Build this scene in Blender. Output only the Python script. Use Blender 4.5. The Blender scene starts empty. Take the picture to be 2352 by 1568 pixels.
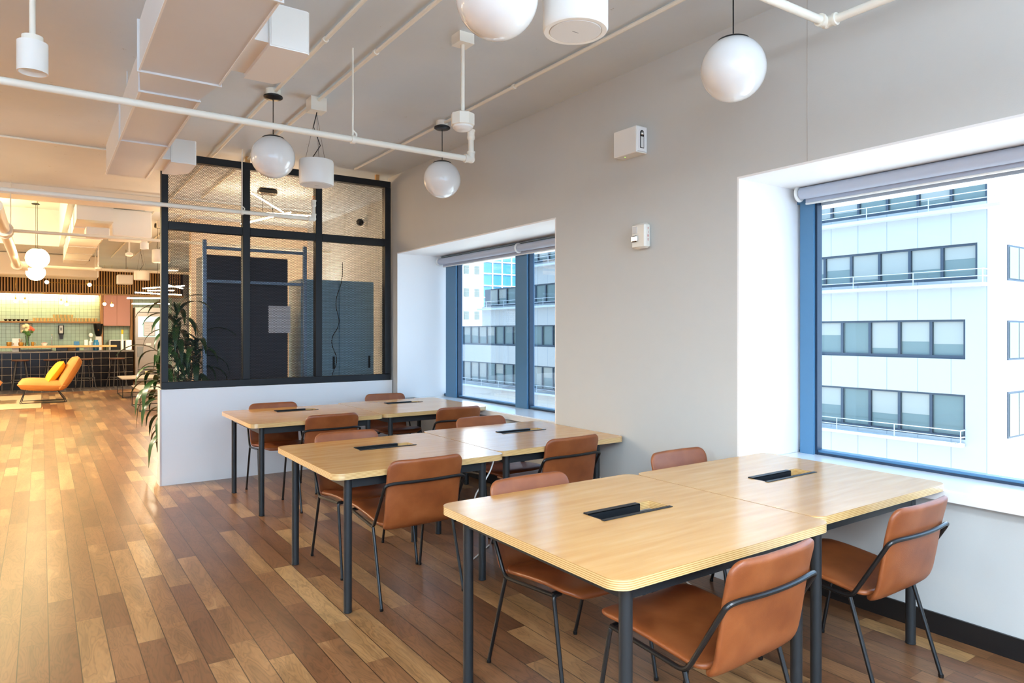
import bpy, math, random
from mathutils import Vector, Matrix
random.seed(7)
PI = math.pi
sc = bpy.context.scene
C = sc.collection

# ------------------------------------------------------------------ camera
YAW = math.atan((1176 - 95) / 1568.0)
cam = bpy.data.cameras.new('camera')
cam.sensor_width = 36.0
cam.lens = 36.0 * 1568 / 2352
cam.shift_y = -22 / 2352.0
cam.clip_end = 600
camo = bpy.data.objects.new('camera', cam)
camo.location = (0, 0, 1.45)
camo.rotation_euler = (PI / 2, 0, -YAW)
C.objects.link(camo)
sc.camera = camo

# ------------------------------------------------------------------ world, sun, exposure
w = bpy.data.worlds.new('world'); sc.world = w; w.use_nodes = True
bg = w.node_tree.nodes['Background']
bg.inputs[0].default_value = (0.44, 0.70, 1.0, 1)
bg.inputs[1].default_value = 2.8
sun = bpy.data.lights.new('sun', 'SUN'); sun.energy = 14.0; sun.angle = 0.01; sun.color = (1.0, 0.96, 0.9)
suno = bpy.data.objects.new('sun', sun)
suno.rotation_euler = Vector((0.07, -0.62, 0.78)).to_track_quat('Z', 'Y').to_euler()
C.objects.link(suno)
sc.view_settings.view_transform = 'Standard'
sc.view_settings.look = 'None'
sc.view_settings.gamma = 1.0
sc.view_settings.use_curve_mapping = False
sc.view_settings.exposure = 0.75
sc.cycles.use_denoising = True
sc.cycles.max_bounces = 8
sc.cycles.diffuse_bounces = 5
sc.cycles.glossy_bounces = 3
sc.cycles.transmission_bounces = 4
sc.cycles.transparent_max_bounces = 12
sc.cycles.sample_clamp_indirect = 6.0
sc.cycles.caustics_reflective = False
sc.cycles.caustics_refractive = False

# ------------------------------------------------------------------ materials
def lin(c):
    return tuple(((v / 12.92) if v <= 0.04045 else ((v + 0.055) / 1.055) ** 2.4) for v in c)

def hexc(s):
    return lin(tuple(int(s[i:i + 2], 16) / 255 for i in (0, 2, 4))) + (1,)

def mat(name, col, rough=0.5, metal=0.0, bump=0.0, bscale=200.0, var=0.0, vscale=8.0, spec=0.5, coat=0.0, emit=None, estr=0.0):
    m = bpy.data.materials.new(name); m.use_nodes = True
    nt = m.node_tree; N = nt.nodes; L = nt.links
    b = N['Principled BSDF']
    c = hexc(col) if isinstance(col, str) else tuple(col) + (1,)
    b.inputs['Base Color'].default_value = c
    b.inputs['Roughness'].default_value = rough
    b.inputs['Metallic'].default_value = metal
    b.inputs['Specular IOR Level'].default_value = spec
    b.inputs['Coat Weight'].default_value = coat
    b.inputs['Coat Roughness'].default_value = 0.15
    tc = None
    if bump or var:
        tc = N.new('ShaderNodeTexCoord')
    if var:
        n = N.new('ShaderNodeTexNoise'); n.inputs['Scale'].default_value = vscale; n.inputs['Detail'].default_value = 6
        L.new(tc.outputs['Object'], n.inputs['Vector'])
        mx = N.new('ShaderNodeMix'); mx.data_type = 'RGBA'
        mx.inputs[6].default_value = tuple(v * (1 - var) for v in c[:3]) + (1,)
        mx.inputs[7].default_value = tuple(min(1, v * (1 + var)) for v in c[:3]) + (1,)
        L.new(n.outputs['Fac'], mx.inputs[0]); L.new(mx.outputs[2], b.inputs['Base Color'])
    if bump:
        n2 = N.new('ShaderNodeTexNoise'); n2.inputs['Scale'].default_value = bscale; n2.inputs['Detail'].default_value = 4
        L.new(tc.outputs['Object'], n2.inputs['Vector'])
        bp = N.new('ShaderNodeBump'); bp.inputs['Strength'].default_value = bump; bp.inputs['Distance'].default_value = 0.002
        L.new(n2.outputs['Fac'], bp.inputs['Height']); L.new(bp.outputs['Normal'], b.inputs['Normal'])
    if emit:
        b.inputs['Emission Color'].default_value = hexc(emit)
        b.inputs['Emission Strength'].default_value = estr
    return m

def M(nt, op, a, b=None, c=None):
    n = nt.nodes.new('ShaderNodeMath'); n.operation = op
    for i, v in enumerate((a, b, c)):
        if v is None: continue
        if isinstance(v, (int, float)): n.inputs[i].default_value = v
        else: nt.links.new(v, n.inputs[i])
    return n.outputs[0]

def ramp(nt, fac, stops):
    r = nt.nodes.new('ShaderNodeValToRGB')
    cr = r.color_ramp
    while len(cr.elements) < len(stops): cr.elements.new(0.5)
    for e, (p, c) in zip(cr.elements, stops):
        e.position = p; e.color = hexc(c) if isinstance(c, str) else (c, c, c, 1)
    nt.links.new(fac, r.inputs[0])
    return r.outputs[0]

def mixc(nt, f, a, b, blend='MIX'):
    n = nt.nodes.new('ShaderNodeMix'); n.data_type = 'RGBA'; n.blend_type = blend
    for i, v in ((0, f), (6, a), (7, b)):
        if isinstance(v, (int, float)): n.inputs[i].default_value = v
        elif isinstance(v, tuple): n.inputs[i].default_value = v
        else: nt.links.new(v, n.inputs[i])
    return n.outputs[2]

def mat_floor():
    m = bpy.data.materials.new('plank_floor'); m.use_nodes = True
    nt = m.node_tree; N = nt.nodes; L = nt.links; b = N['Principled BSDF']
    tc = N.new('ShaderNodeTexCoord'); sp = N.new('ShaderNodeSeparateXYZ')
    L.new(tc.outputs['Object'], sp.inputs[0])
    x, y = sp.outputs[0], sp.outputs[1]
    PW = 0.114
    xr = M(nt, 'DIVIDE', M(nt, 'ADD', x, 20 * PW * 5 - 1.054), PW)
    row = M(nt, 'FLOOR', xr); fx = M(nt, 'FRACT', xr)
    wn = N.new('ShaderNodeTexWhiteNoise'); wn.noise_dimensions = '1D'; L.new(row, wn.inputs['W'])
    yl = M(nt, 'DIVIDE', y, 0.72)
    yo = M(nt, 'ADD', yl, M(nt, 'MULTIPLY', wn.outputs['Value'], 17.3))
    # uneven board lengths
    yo = M(nt, 'ADD', yo, M(nt, 'MULTIPLY', M(nt, 'SINE', M(nt, 'MULTIPLY', yo, 2.3)), 0.25))
    bi = M(nt, 'FLOOR', yo); fy = M(nt, 'FRACT', yo)
    cb = N.new('ShaderNodeCombineXYZ'); L.new(row, cb.inputs[0]); L.new(bi, cb.inputs[1])
    w2 = N.new('ShaderNodeTexWhiteNoise'); w2.noise_dimensions = '3D'; L.new(cb.outputs[0], w2.inputs['Vector'])
    tone = w2.outputs['Value']
    base = ramp(nt, tone, [(0.0, '68432a'), (0.35, '785033'), (0.65, '875e3c'), (0.86, '987047'), (1.0, 'b08a5c')])
    # figured grain: stretched noise, shifted per board
    sh = M(nt, 'MULTIPLY', tone, 37.0)
    c2 = N.new('ShaderNodeCombineXYZ')
    L.new(M(nt, 'ADD', M(nt, 'MULTIPLY', x, 9.0), sh), c2.inputs[0]); L.new(M(nt, 'ADD', M(nt, 'MULTIPLY', y, 1.6), sh), c2.inputs[1]); L.new(sh, c2.inputs[2])
    n1 = N.new('ShaderNodeTexNoise'); n1.inputs['Scale'].default_value = 1.3; n1.inputs['Detail'].default_value = 3; n1.inputs['Distortion'].default_value = 0.6
    L.new(c2.outputs[0], n1.inputs['Vector'])
    rings = M(nt, 'FRACT', M(nt, 'MULTIPLY', n1.outputs['Fac'], 14.0))
    rings = M(nt, 'ABSOLUTE', M(nt, 'SUBTRACT', rings, 0.5))
    g = ramp(nt, rings, [(0.0, 0.60), (0.22, 0.92), (0.5, 1.04)])
    col = mixc(nt, 0.75, base, g, 'MULTIPLY')
    blot = ramp(nt, n1.outputs['Fac'], [(0.36, 0.72), (0.5, 1.0), (0.68, 1.12)])
    col = mixc(nt, 0.8, col, blot, 'MULTIPLY')
    # pale sapwood streaks on some boards
    sap = M(nt, 'MULTIPLY', ramp(nt, n1.outputs['Fac'], [(0.56, 0.0), (0.66, 1.0)]), M(nt, 'GREATER_THAN', w2.outputs['Value'], 0.62))
    col = mixc(nt, M(nt, 'MULTIPLY', sap, 0.45), col, hexc('ae875c'))
    n2 = N.new('ShaderNodeTexNoise'); n2.inputs['Scale'].default_value = 1.0; n2.inputs['Detail'].default_value = 5
    c3 = N.new('ShaderNodeCombineXYZ'); L.new(M(nt, 'MULTIPLY', x, 260.0), c3.inputs[0]); L.new(M(nt, 'MULTIPLY', y, 14.0), c3.inputs[1])
    L.new(c3.outputs[0], n2.inputs['Vector'])
    fine = ramp(nt, n2.outputs['Fac'], [(0.3, 0.86), (0.7, 1.05)])
    col = mixc(nt, 0.8, col, fine, 'MULTIPLY')
    # joints
    ex = M(nt, 'MINIMUM', fx, M(nt, 'SUBTRACT', 1.0, fx))
    ey = M(nt, 'MULTIPLY', M(nt, 'MINIMUM', fy, M(nt, 'SUBTRACT', 1.0, fy)), 6.3)
    gx = M(nt, 'LESS_THAN', ex, 0.018); gy = M(nt, 'LESS_THAN', ey, 0.010)
    gap = M(nt, 'MAXIMUM', M(nt, 'MULTIPLY', gx, 0.9), M(nt, 'MULTIPLY', gy, 0.55))
    col = mixc(nt, gap, col, hexc('2a1a10'))
    L.new(col, b.inputs['Base Color'])
    b.inputs['Roughness'].default_value = 0.29
    b.inputs['IOR'].default_value = 1.55
    hgt = M(nt, 'SUBTRACT', M(nt, 'ADD', M(nt, 'MULTIPLY', n2.outputs['Fac'], 0.06), M(nt, 'MULTIPLY', tone, 0.1)), gap)
    bp = N.new('ShaderNodeBump'); bp.inputs['Strength'].default_value = 0.12; bp.inputs['Distance'].default_value = 0.002
    L.new(hgt, bp.inputs['Height']); L.new(bp.outputs['Normal'], b.inputs['Normal'])
    return m

def mat_tabletop():
    m = bpy.data.materials.new('maple_laminate'); m.use_nodes = True
    nt = m.node_tree; N = nt.nodes; L = nt.links; b = N['Principled BSDF']
    tc = N.new('ShaderNodeTexCoord'); sp = N.new('ShaderNodeSeparateXYZ'); L.new(tc.outputs['Object'], sp.inputs[0])
    ge = N.new('ShaderNodeNewGeometry'); sn = N.new('ShaderNodeSeparateXYZ'); L.new(ge.outputs['Normal'], sn.inputs[0])
    up = M(nt, 'GREATER_THAN', M(nt, 'ABSOLUTE', sn.outputs[2]), 0.7)
    c = N.new('ShaderNodeCombineXYZ'); L.new(M(nt, 'MULTIPLY', sp.outputs[0], 1.6), c.inputs[0]); L.new(M(nt, 'MULTIPLY', sp.outputs[1], 16.0), c.inputs[1])
    n = N.new('ShaderNodeTexNoise'); n.inputs['Scale'].default_value = 1.4; n.inputs['Detail'].default_value = 8; n.inputs['Distortion'].default_value = 0.3
    L.new(c.outputs[0], n.inputs['Vector'])
    top = ramp(nt, n.outputs['Fac'], [(0.3, 'c98f4e'), (0.5, 'd39d5b'), (0.72, 'dcab6c')])
    z = M(nt, 'FRACT', M(nt, 'MULTIPLY', sp.outputs[2], 1 / 0.0066))
    ply = ramp(nt, z, [(0.0, 'a87743'), (0.2, 'b98850'), (0.4, 'dcb678'), (0.8, 'e4c288'), (1.0, 'cfa265')])
    L.new(mixc(nt, up, ply, top), b.inputs['Base Color'])
    b.inputs['Roughness'].default_value = 0.20
    b.inputs['IOR'].default_value = 2.15
    return m

def mat_leather():
    m = bpy.data.materials.new('tan_leather'); m.use_nodes = True
    nt = m.node_tree; N = nt.nodes; L = nt.links; b = N['Principled BSDF']
    tc = N.new('ShaderNodeTexCoord')
    n = N.new('ShaderNodeTexNoise'); n.inputs['Scale'].default_value = 9; n.inputs['Detail'].default_value = 6; L.new(tc.outputs['Object'], n.inputs['Vector'])
    col = ramp(nt, n.outputs['Fac'], [(0.3, '783c1b'), (0.5, '864721'), (0.72, '94532b')])
    L.new(col, b.inputs['Base Color'])
    v = N.new('ShaderNodeTexVoronoi'); v.inputs['Scale'].default_value = 420; L.new(tc.outputs['Object'], v.inputs['Vector'])
    n3 = N.new('ShaderNodeTexNoise'); n3.inputs['Scale'].default_value = 25; L.new(tc.outputs['Object'], n3.inputs['Vector'])
    bp = N.new('ShaderNodeBump'); bp.inputs['Strength'].default_value = 0.18; bp.inputs['Distance'].default_value = 0.0015
    L.new(M(nt, 'ADD', v.outputs['Distance'], n3.outputs['Fac']), bp.inputs['Height']); L.new(bp.outputs['Normal'], b.inputs['Normal'])
    b.inputs['Roughness'].default_value = 0.40
    b.inputs['Specular IOR Level'].default_value = 0.5
    return m

def mat_mesh():
    m = bpy.data.materials.new('perforated_steel'); m.use_nodes = True
    nt = m.node_tree; N = nt.nodes; L = nt.links; b = N['Principled BSDF']
    b.inputs['Base Color'].default_value = hexc('101214'); b.inputs['Roughness'].default_value = 0.6; b.inputs['Specular IOR Level'].default_value = 0.2
    tc = N.new('ShaderNodeTexCoord'); sp = N.new('ShaderNodeSeparateXYZ'); L.new(tc.outputs['Object'], sp.inputs[0])
    P = 0.0145; R = 0.0059; H = P * 0.866
    def dist(ox, oz):
        u = M(nt, 'ADD', M(nt, 'DIVIDE', sp.outputs[0], P), ox)
        v = M(nt, 'ADD', M(nt, 'DIVIDE', sp.outputs[2], 2 * H), oz)
        du = M(nt, 'MULTIPLY', M(nt, 'SUBTRACT', M(nt, 'FRACT', u), 0.5), P)
        dv = M(nt, 'MULTIPLY', M(nt, 'SUBTRACT', M(nt, 'FRACT', v), 0.5), 2 * H)
        return M(nt, 'SQRT', M(nt, 'ADD', M(nt, 'MULTIPLY', du, du), M(nt, 'MULTIPLY', dv, dv)))
    d = M(nt, 'MINIMUM', dist(0, 0), dist(0.5, 0.5))
    hole = M(nt, 'LESS_THAN', d, R)
    tr = N.new('ShaderNodeBsdfTransparent'); mx = N.new('ShaderNodeMixShader')
    L.new(hole, mx.inputs[0]); L.new(b.outputs[0], mx.inputs[1]); L.new(tr.outputs[0], mx.inputs[2])
    L.new(mx.outputs[0], N['Material Output'].inputs[0])
    return m

def mat_tile(name, tile, grout, axis='XZ', size=0.1, gap=0.04, rough=0.15, var=0.1):
    m = bpy.data.materials.new(name); m.use_nodes = True
    nt = m.node_tree; N = nt.nodes; L = nt.links; b = N['Principled BSDF']
    tc = N.new('ShaderNodeTexCoord'); sp = N.new('ShaderNodeSeparateXYZ'); L.new(tc.outputs['Object'], sp.inputs[0])
    ia = {'X': 0, 'Y': 1, 'Z': 2}
    ua = M(nt, 'DIVIDE', sp.outputs[ia[axis[0]]], size); va = M(nt, 'DIVIDE', sp.outputs[ia[axis[1]]], size)
    fu = M(nt, 'FRACT', ua); fv = M(nt, 'FRACT', va)
    g = M(nt, 'MAXIMUM', M(nt, 'LESS_THAN', fu, gap), M(nt, 'LESS_THAN', fv, gap))
    cb = N.new('ShaderNodeCombineXYZ'); L.new(M(nt, 'FLOOR', ua), cb.inputs[0]); L.new(M(nt, 'FLOOR', va), cb.inputs[1])
    wn = N.new('ShaderNodeTexWhiteNoise'); L.new(cb.outputs[0], wn.inputs['Vector'])
    t = hexc(tile)
    lo = tuple(v * (1 - var) for v in t[:3]) + (1,); hi = tuple(min(1, v * (1 + var)) for v in t[:3]) + (1,)
    col = mixc(nt, g, mixc(nt, wn.outputs['Value'], lo, hi), hexc(grout))
    L.new(col, b.inputs['Base Color'])
    L.new(M(nt, 'ADD', rough, M(nt, 'MULTIPLY', g, 0.5)), b.inputs['Roughness'])
    return m

def mat_glass(name, tint=(0.93, 0.97, 1.0), refl=0.5):
    m = bpy.data.materials.new(name); m.use_nodes = True
    nt = m.node_tree; N = nt.nodes; L = nt.links
    N.remove(N['Principled BSDF'])
    tr = N.new('ShaderNodeBsdfTransparent'); tr.inputs[0].default_value = tint + (1,)
    gl = N.new('ShaderNodeBsdfGlossy'); gl.inputs['Roughness'].default_value = 0.02
    fr = N.new('ShaderNodeFresnel'); fr.inputs['IOR'].default_value = 1.45
    mx = N.new('ShaderNodeMixShader')
    L.new(M(nt, 'MULTIPLY', fr.outputs[0], refl), mx.inputs[0]); L.new(tr.outputs[0], mx.inputs[1]); L.new(gl.outputs[0], mx.inputs[2])
    L.new(mx.outputs[0], N['Material Output'].inputs[0])
    return m

def mat_panels(name, col, line, du=1.5, off=0.0, gap=0.02, rough=0.6):
    """facade cladding with vertical joints along Y"""
    m = bpy.data.materials.new(name); m.use_nodes = True
    nt = m.node_tree; N = nt.nodes; L = nt.links; b = N['Principled BSDF']
    tc = N.new('ShaderNodeTexCoord'); sp = N.new('ShaderNodeSeparateXYZ'); L.new(tc.outputs['Object'], sp.inputs[0])
    f = M(nt, 'FRACT', M(nt, 'DIVIDE', M(nt, 'ADD', sp.outputs[1], off), du))
    L.new(mixc(nt, M(nt, 'LESS_THAN', f, gap), hexc(col), hexc(line)), b.inputs['Base Color'])
    b.inputs['Roughness'].default_value = rough
    return m

def mat_ceiling():
    m = bpy.data.materials.new('painted_slab'); m.use_nodes = True
    nt = m.node_tree; N = nt.nodes; L = nt.links; b = N['Principled BSDF']
    tc = N.new('ShaderNodeTexCoord')
    n = N.new('ShaderNodeTexNoise'); n.inputs['Scale'].default_value = 1.2; n.inputs['Detail'].default_value = 5; L.new(tc.outputs['Object'], n.inputs['Vector'])
    col = ramp(nt, n.outputs['Fac'], [(0.35, 'ccd6dd'), (0.65, 'd5dde2')])
    v = N.new('ShaderNodeTexVoronoi'); v.inputs['Scale'].default_value = 5.0; L.new(tc.outputs['Object'], v.inputs['Vector'])
    n2 = N.new('ShaderNodeTexNoise'); n2.inputs['Scale'].default_value = 60; n2.inputs['Detail'].default_value = 3; L.new(tc.outputs['Object'], n2.inputs['Vector'])
    spot = M(nt, 'MULTIPLY', M(nt, 'LESS_THAN', v.outputs['Distance'], 0.075), M(nt, 'GREATER_THAN', n2.outputs['Fac'], 0.56))
    L.new(mixc(nt, M(nt, 'MULTIPLY', spot, 0.5), col, hexc('9a9488')), b.inputs['Base Color'])
    b.inputs['Roughness'].default_value = 0.55
    bp = N.new('ShaderNodeBump'); bp.inputs['Strength'].default_value = 0.5; bp.inputs['Distance'].default_value = 0.01
    n3 = N.new('ShaderNodeTexNoise'); n3.inputs['Scale'].default_value = 5; n3.inputs['Detail'].default_value = 8; L.new(tc.outputs['Object'], n3.inputs['Vector'])
    L.new(M(nt, 'SUBTRACT', n3.outputs['Fac'], M(nt, 'MULTIPLY', spot, 0.7)), bp.inputs['Height']); L.new(bp.outputs['Normal'], b.inputs['Normal'])
    return m

MF = mat_floor(); MTOP = mat_tabletop(); MLE = mat_leather(); MMESH = mat_mesh(); MCEIL = mat_ceiling()
MWALL = mat('warm_grey_paint', 'c4c5c2', 0.6, bump=0.15, bscale=150, var=0.015)
MREV = mat('white_reveal_paint', 'f0f0f0', 0.5)
MPART = mat('white_partition_paint', 'e6e6e6', 0.45, bump=0.1, bscale=300)
MTRIM = mat('white_trim', 'ececea', 0.4)
MWHITE = mat('white_enamel', 'e9e9e5', 0.35)
MPIPE = mat('cream_pipe_paint', 'ebe8dc', 0.38)
MDUCT = mat('duct_paint', 'd6d8da', 0.42, var=0.02)
MBLACK = mat('black_powder_coat', '15171a', 0.45, spec=0.35)
MLEG = mat('dark_grey_metal', '222426', 0.4, spec=0.4)
MBLK2 = mat('black_satin', '0f0f10', 0.35)
MBASE = mat('black_vinyl', '141314', 0.4)
MFRM = mat('slate_blue_aluminium', '4a7699', 0.4)
MFRMD = mat('dark_gasket', '1c3148', 0.5)
MGLOBE = mat('opal_glass', 'eceeee', 0.08, coat=0.6)
MBLIND = mat('grey_blind_fabric', 'b4bccb', 0.7)
MGLASS = mat_glass('window_glass')
MSTEEL = mat('brushed_steel', 'b9b5b0', 0.3, metal=0.9)
MCOPPER = mat('copper', 'b06a3a', 0.3, metal=0.9)
MCHROME = mat('chrome', 'dcdcdc', 0.12, metal=1.0)
MGRILL = mat('speaker_grille', 'dadcdc', 0.6)
MRED = mat('red_print', 'c03028', 0.5)
MGREY = mat('grey_print', '8a8c8e', 0.5)
MKRAFT = mat('oak_veneer', 'b98248', 0.45, var=0.1, vscale=4)
MOAK2 = mat('pale_oak', 'cf9f62', 0.45, var=0.08, vscale=5)
MDARKGAP = mat('dark_backing', '4c3a24', 0.8)
MCREAM = mat('cream_board', 'e6dfd2', 0.6)

# ------------------------------------------------------------------ mesh helpers
class MB:
    def __init__(s): s.v = []; s.f = []; s.mi = []; s.cur = 0
    def add(s, vs, fs):
        o = len(s.v); s.v += [tuple(p) for p in vs]; s.f += [tuple(i + o for i in f) for f in fs]; s.mi += [s.cur] * len(fs)
        return s
    def box(s, x0, x1, y0, y1, z0, z1):
        vs = [(x, y, z) for z in (z0, z1) for y in (y0, y1) for x in (x0, x1)]
        return s.add(vs, [(0, 2, 3, 1), (4, 5, 7, 6), (0, 1, 5, 4), (2, 6, 7, 3), (0, 4, 6, 2), (1, 3, 7, 5)])
    def bbox(s, x0, x1, y0, y1, z0, z1, r):
        """box with chamfered edges: three nested loops"""
        r = min(r, (x1 - x0) / 2.01, (y1 - y0) / 2.01, (z1 - z0) / 2.01)
        rings = []
        for z, k in ((z0, r), (z0 + r, 0), (z1 - r, 0), (z1, r)):
            a, b, c, d = x0 + k, x1 - k, y0 + k, y1 - k
            q = r
            rings.append([(a + q, c, z), (b - q, c, z), (b, c + q, z), (b, d - q, z), (b - q, d, z), (a + q, d, z), (a, d - q, z), (a, c + q, z)])
        n = 8; vs = [p for rg in rings for p in rg]; fs = []
        for i in range(3):
            for j in range(n):
                fs.append((i * n + j, i * n + (j + 1) % n, (i + 1) * n + (j + 1) % n, (i + 1) * n + j))
        fs.append(tuple(range(n - 1, -1, -1))); fs.append(tuple(range(3 * n, 4 * n)))
        return s.add(vs, fs)
    def tube(s, pts, r, n=10, closed=False, cap=True):
        pts = [Vector(p) for p in pts]; m = len(pts); rings = []
        rr = r if isinstance(r, (list, tuple)) else [r] * m
        prev = None
        for i, p in enumerate(pts):
            if closed: t = (pts[(i + 1) % m] - pts[i - 1])
            elif i == 0: t = pts[1] - pts[0]
            elif i == m - 1: t = pts[-1] - pts[-2]
            else: t = (pts[i + 1] - pts[i]).normalized() + (pts[i] - pts[i - 1]).normalized()
            t.normalize()
            if prev is None:
                a = Vector((0, 0, 1)) if abs(t.z) < 0.9 else Vector((1, 0, 0))
                u = t.cross(a).normalized()
            else:
                u = (prev - t * prev.dot(t))
                u = u.normalized() if u.length > 1e-6 else t.orthogonal().normalized()
            prev = u; w_ = t.cross(u)
            rings.append([p + (u * math.cos(2 * PI * k / n) + w_ * math.sin(2 * PI * k / n)) * rr[i] for k in range(n)])
        vs = [q for rg in rings for q in rg]; fs = []
        for i in range(m if closed else m - 1):
            for k in range(n):
                a = i * n; b_ = ((i + 1) % m) * n
                fs.append((a + k, a + (k + 1) % n, b_ + (k + 1) % n, b_ + k))
        if cap and not closed:
            fs.append(tuple(range(n - 1, -1, -1))); fs.append(tuple((m - 1) * n + k for k in range(n)))
        return s.add(vs, fs)
    def lathe(s, prof, c=(0, 0, 0), n=32, axis='Z'):
        """prof: list of (radius, height)"""
        vs = []; fs = []
        for r, z in prof:
            for k in range(n):
                a = 2 * PI * k / n; x, y = r * math.cos(a), r * math.sin(a)
                if axis == 'Z': vs.append((c[0] + x, c[1] + y, c[2] + z))
                elif axis == 'X': vs.append((c[0] + z, c[1] + x, c[2] + y))
                else: vs.append((c[0] + y, c[1] + z, c[2] + x))
        for i in range(len(prof) - 1):
            for k in range(n):
                fs.append((i * n + k, i * n + (k + 1) % n, (i + 1) * n + (k + 1) % n, (i + 1) * n + k))
        if prof[0][0] > 1e-5: fs.append(tuple(range(n - 1, -1, -1)))
        if prof[-1][0] > 1e-5: fs.append(tuple((len(prof) - 1) * n + k for k in range(n)))
        return s.add(vs, fs)
    def sphere(s, c, r, n=32, m=16, sz=1.0):
        return s.lathe([(max(1e-6, r * math.sin(PI * i / m)), -r * sz * math.cos(PI * i / m)) for i in range(m + 1)], c, n)
    def prism(s, poly, z0, z1, plane='XY'):
        n = len(poly)
        def p(a, b, h):
            return {'XY': (a, b, h), 'XZ': (a, h, b), 'YZ': (h, a, b)}[plane]
        vs = [p(a, b, z0) for a, b in poly] + [p(a, b, z1) for a, b in poly]
        fs = [tuple(range(n - 1, -1, -1)), tuple(range(n, 2 * n))] + [(i, (i + 1) % n, n + (i + 1) % n, n + i) for i in range(n)]
        return s.add(vs, fs)
    def quad(s, *p): return s.add(p, [tuple(range(len(p)))])
    def xf(s, mtx):
        s.v = [tuple(mtx @ Vector(p)) for p in s.v]; return s
    def build(s, name, m, parent=None, loc=None, smooth=True, ang=35, **kw):
        me = bpy.data.meshes.new(name); me.from_pydata(s.v, [], s.f)
        ms = m if isinstance(m, (list, tuple)) else [m]
        for q in ms: me.materials.append(q)
        if len(ms) > 1: me.polygons.foreach_set('material_index', s.mi)
        me.validate()
        import bmesh
        bm = bmesh.new(); bm.from_mesh(me); bmesh.ops.recalc_face_normals(bm, faces=bm.faces)
        if smooth:
            for f in bm.faces: f.smooth = True
            for e in bm.edges:
                if len(e.link_faces) != 2 or e.calc_face_angle(0) > math.radians(ang): e.smooth = False
        bm.to_mesh(me); bm.free()
        o = bpy.data.objects.new(name, me); C.objects.link(o)
        if parent is not None: o.parent = parent
        if loc is not None: o.location = loc
        for k, v in kw.items(): o[k] = v
        return o

def tag(o, label, cat, group=None, kind=None):
    o['label'] = label; o['category'] = cat
    if group: o['group'] = group
    if kind: o['kind'] = kind
    return o

def thing(name, label, cat, loc=(0, 0, 0), rz=0, group=None):
    o = bpy.data.objects.new(name, None); C.objects.link(o); o.location = loc; o.rotation_euler = (0, 0, rz)
    o.empty_display_size = 0.1
    return tag(o, label, cat, group)

def struct(name, mb, m, parent=None, **kw):
    o = mb.build(name, m, parent, **kw)
    if parent is None: o['kind'] = 'structure'
    return o

CH = {}
def children(o):
    return [c for c in bpy.data.objects if c.parent is o]
def dup(root, loc, rz, label=None, group=None):
    r = root.copy(); C.objects.link(r); r.location = loc; r.rotation_euler = (0, 0, rz)
    if label: r['label'] = label
    if group: r['group'] = group
    for ch in children(root):
        c = ch.copy(); C.objects.link(c); c.parent = r
        for g in children(ch):
            d = g.copy(); C.objects.link(d); d.parent = c
    return r

def arc(c, r, a0, a1, n=8):
    return [(c[0] + r * math.cos(a0 + (a1 - a0) * i / n), c[1] + r * math.sin(a0 + (a1 - a0) * i / n)) for i in range(n + 1)]

def rrect(x0, x1, y0, y1, r, n=7):
    return (arc((x1 - r, y0 + r), r, -PI / 2, 0, n) + arc((x1 - r, y1 - r), r, 0, PI / 2, n)
            + arc((x0 + r, y1 - r), r, PI / 2, PI, n) + arc((x0 + r, y0 + r), r, PI, 1.5 * PI, n))

def fillet(pts, rad, n=6):
    """round the corners of a 3-D polyline"""
    pts = [Vector(p) for p in pts]; out = [pts[0]]
    for i in range(1, len(pts) - 1):
        a, b, c = pts[i - 1], pts[i], pts[i + 1]
        r = min(rad, (a - b).length * 0.45, (c - b).length * 0.45)
        p = b + (a - b).normalized() * r; q = b + (c - b).normalized() * r
        for k in range(n + 1):
            t = k / n; out.append(p * (1 - t) ** 2 + b * 2 * t * (1 - t) + q * t * t)
    out.append(pts[-1]); return out

# ------------------------------------------------------------------ room shell
ZC = 3.22        # ceiling
W = 3.294        # face of the window wall
WL = 3.55        # recessed wall under the windows
WG = 3.86        # plane of the window frames
SILL = 0.705
RT = 2.34        # top of the window recesses
YB = -4.5
XL = -6.0
YE = 23.4

struct('floor', MB().box(XL - 0.3, W, YB, YE, -0.2, 0).box(W, WL, YB, 2.497, -0.2, 0).box(W, WL, 4.176, 7.056, -0.2, 0).box(W, 3.75, 7.30, YE, -0.2, 0), MF)
# ceiling slab with a raised coffer over the lounge
cb = MB()
CX0, CX1, CY0, CY1 = -0.9, 0.30, 10.5, 17.0
cb.box(XL - 0.3, W + 0.9, YB, CY0, ZC, ZC + 0.3)
cb.box(XL - 0.3, W + 0.9, CY1, YE, ZC, ZC + 0.3)
cb.box(XL - 0.3, CX0, CY0, CY1, ZC, ZC + 0.3)
cb.box(CX1, W + 0.9, CY0, CY1, ZC, ZC + 0.3)
cb.box(CX0 - 0.1, CX1 + 0.1, CY0 - 0.1, CY1 + 0.1, ZC + 0.75, ZC + 0.9)
cb.box(CX0 - 0.1, CX0, CY0, CY1, ZC + 0.3, ZC + 0.75); cb.box(CX1, CX1 + 0.1, CY0, CY1, ZC + 0.3, ZC + 0.75)
cb.box(CX0 - 0.1, CX1 + 0.1, CY0 - 0.1, CY0, ZC + 0.3, ZC + 0.75); cb.box(CX0 - 0.1, CX1 + 0.1, CY1, CY1 + 0.1, ZC + 0.3, ZC + 0.75)
struct('ceiling', cb, MCEIL, smooth=False)
COVE = MB().box(CX0 + 0.1, CX0 + 0.14, CY0 + 0.3, CY1 - 0.3, ZC + 0.32, ZC + 0.36).build('cove_light', mat('cove_tube', 'fff0c8', 0.4, emit='ffdf98', estr=30.0)); COVE['label'] = 'warm tube light running inside the ceiling coffer over the lounge'; COVE['category'] = 'strip light'
struct('trim_1', MB().box(XL, W, 10.05, 10.42, ZC - 0.13, ZC), MCREAM)          # shallow downstand beam
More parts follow.
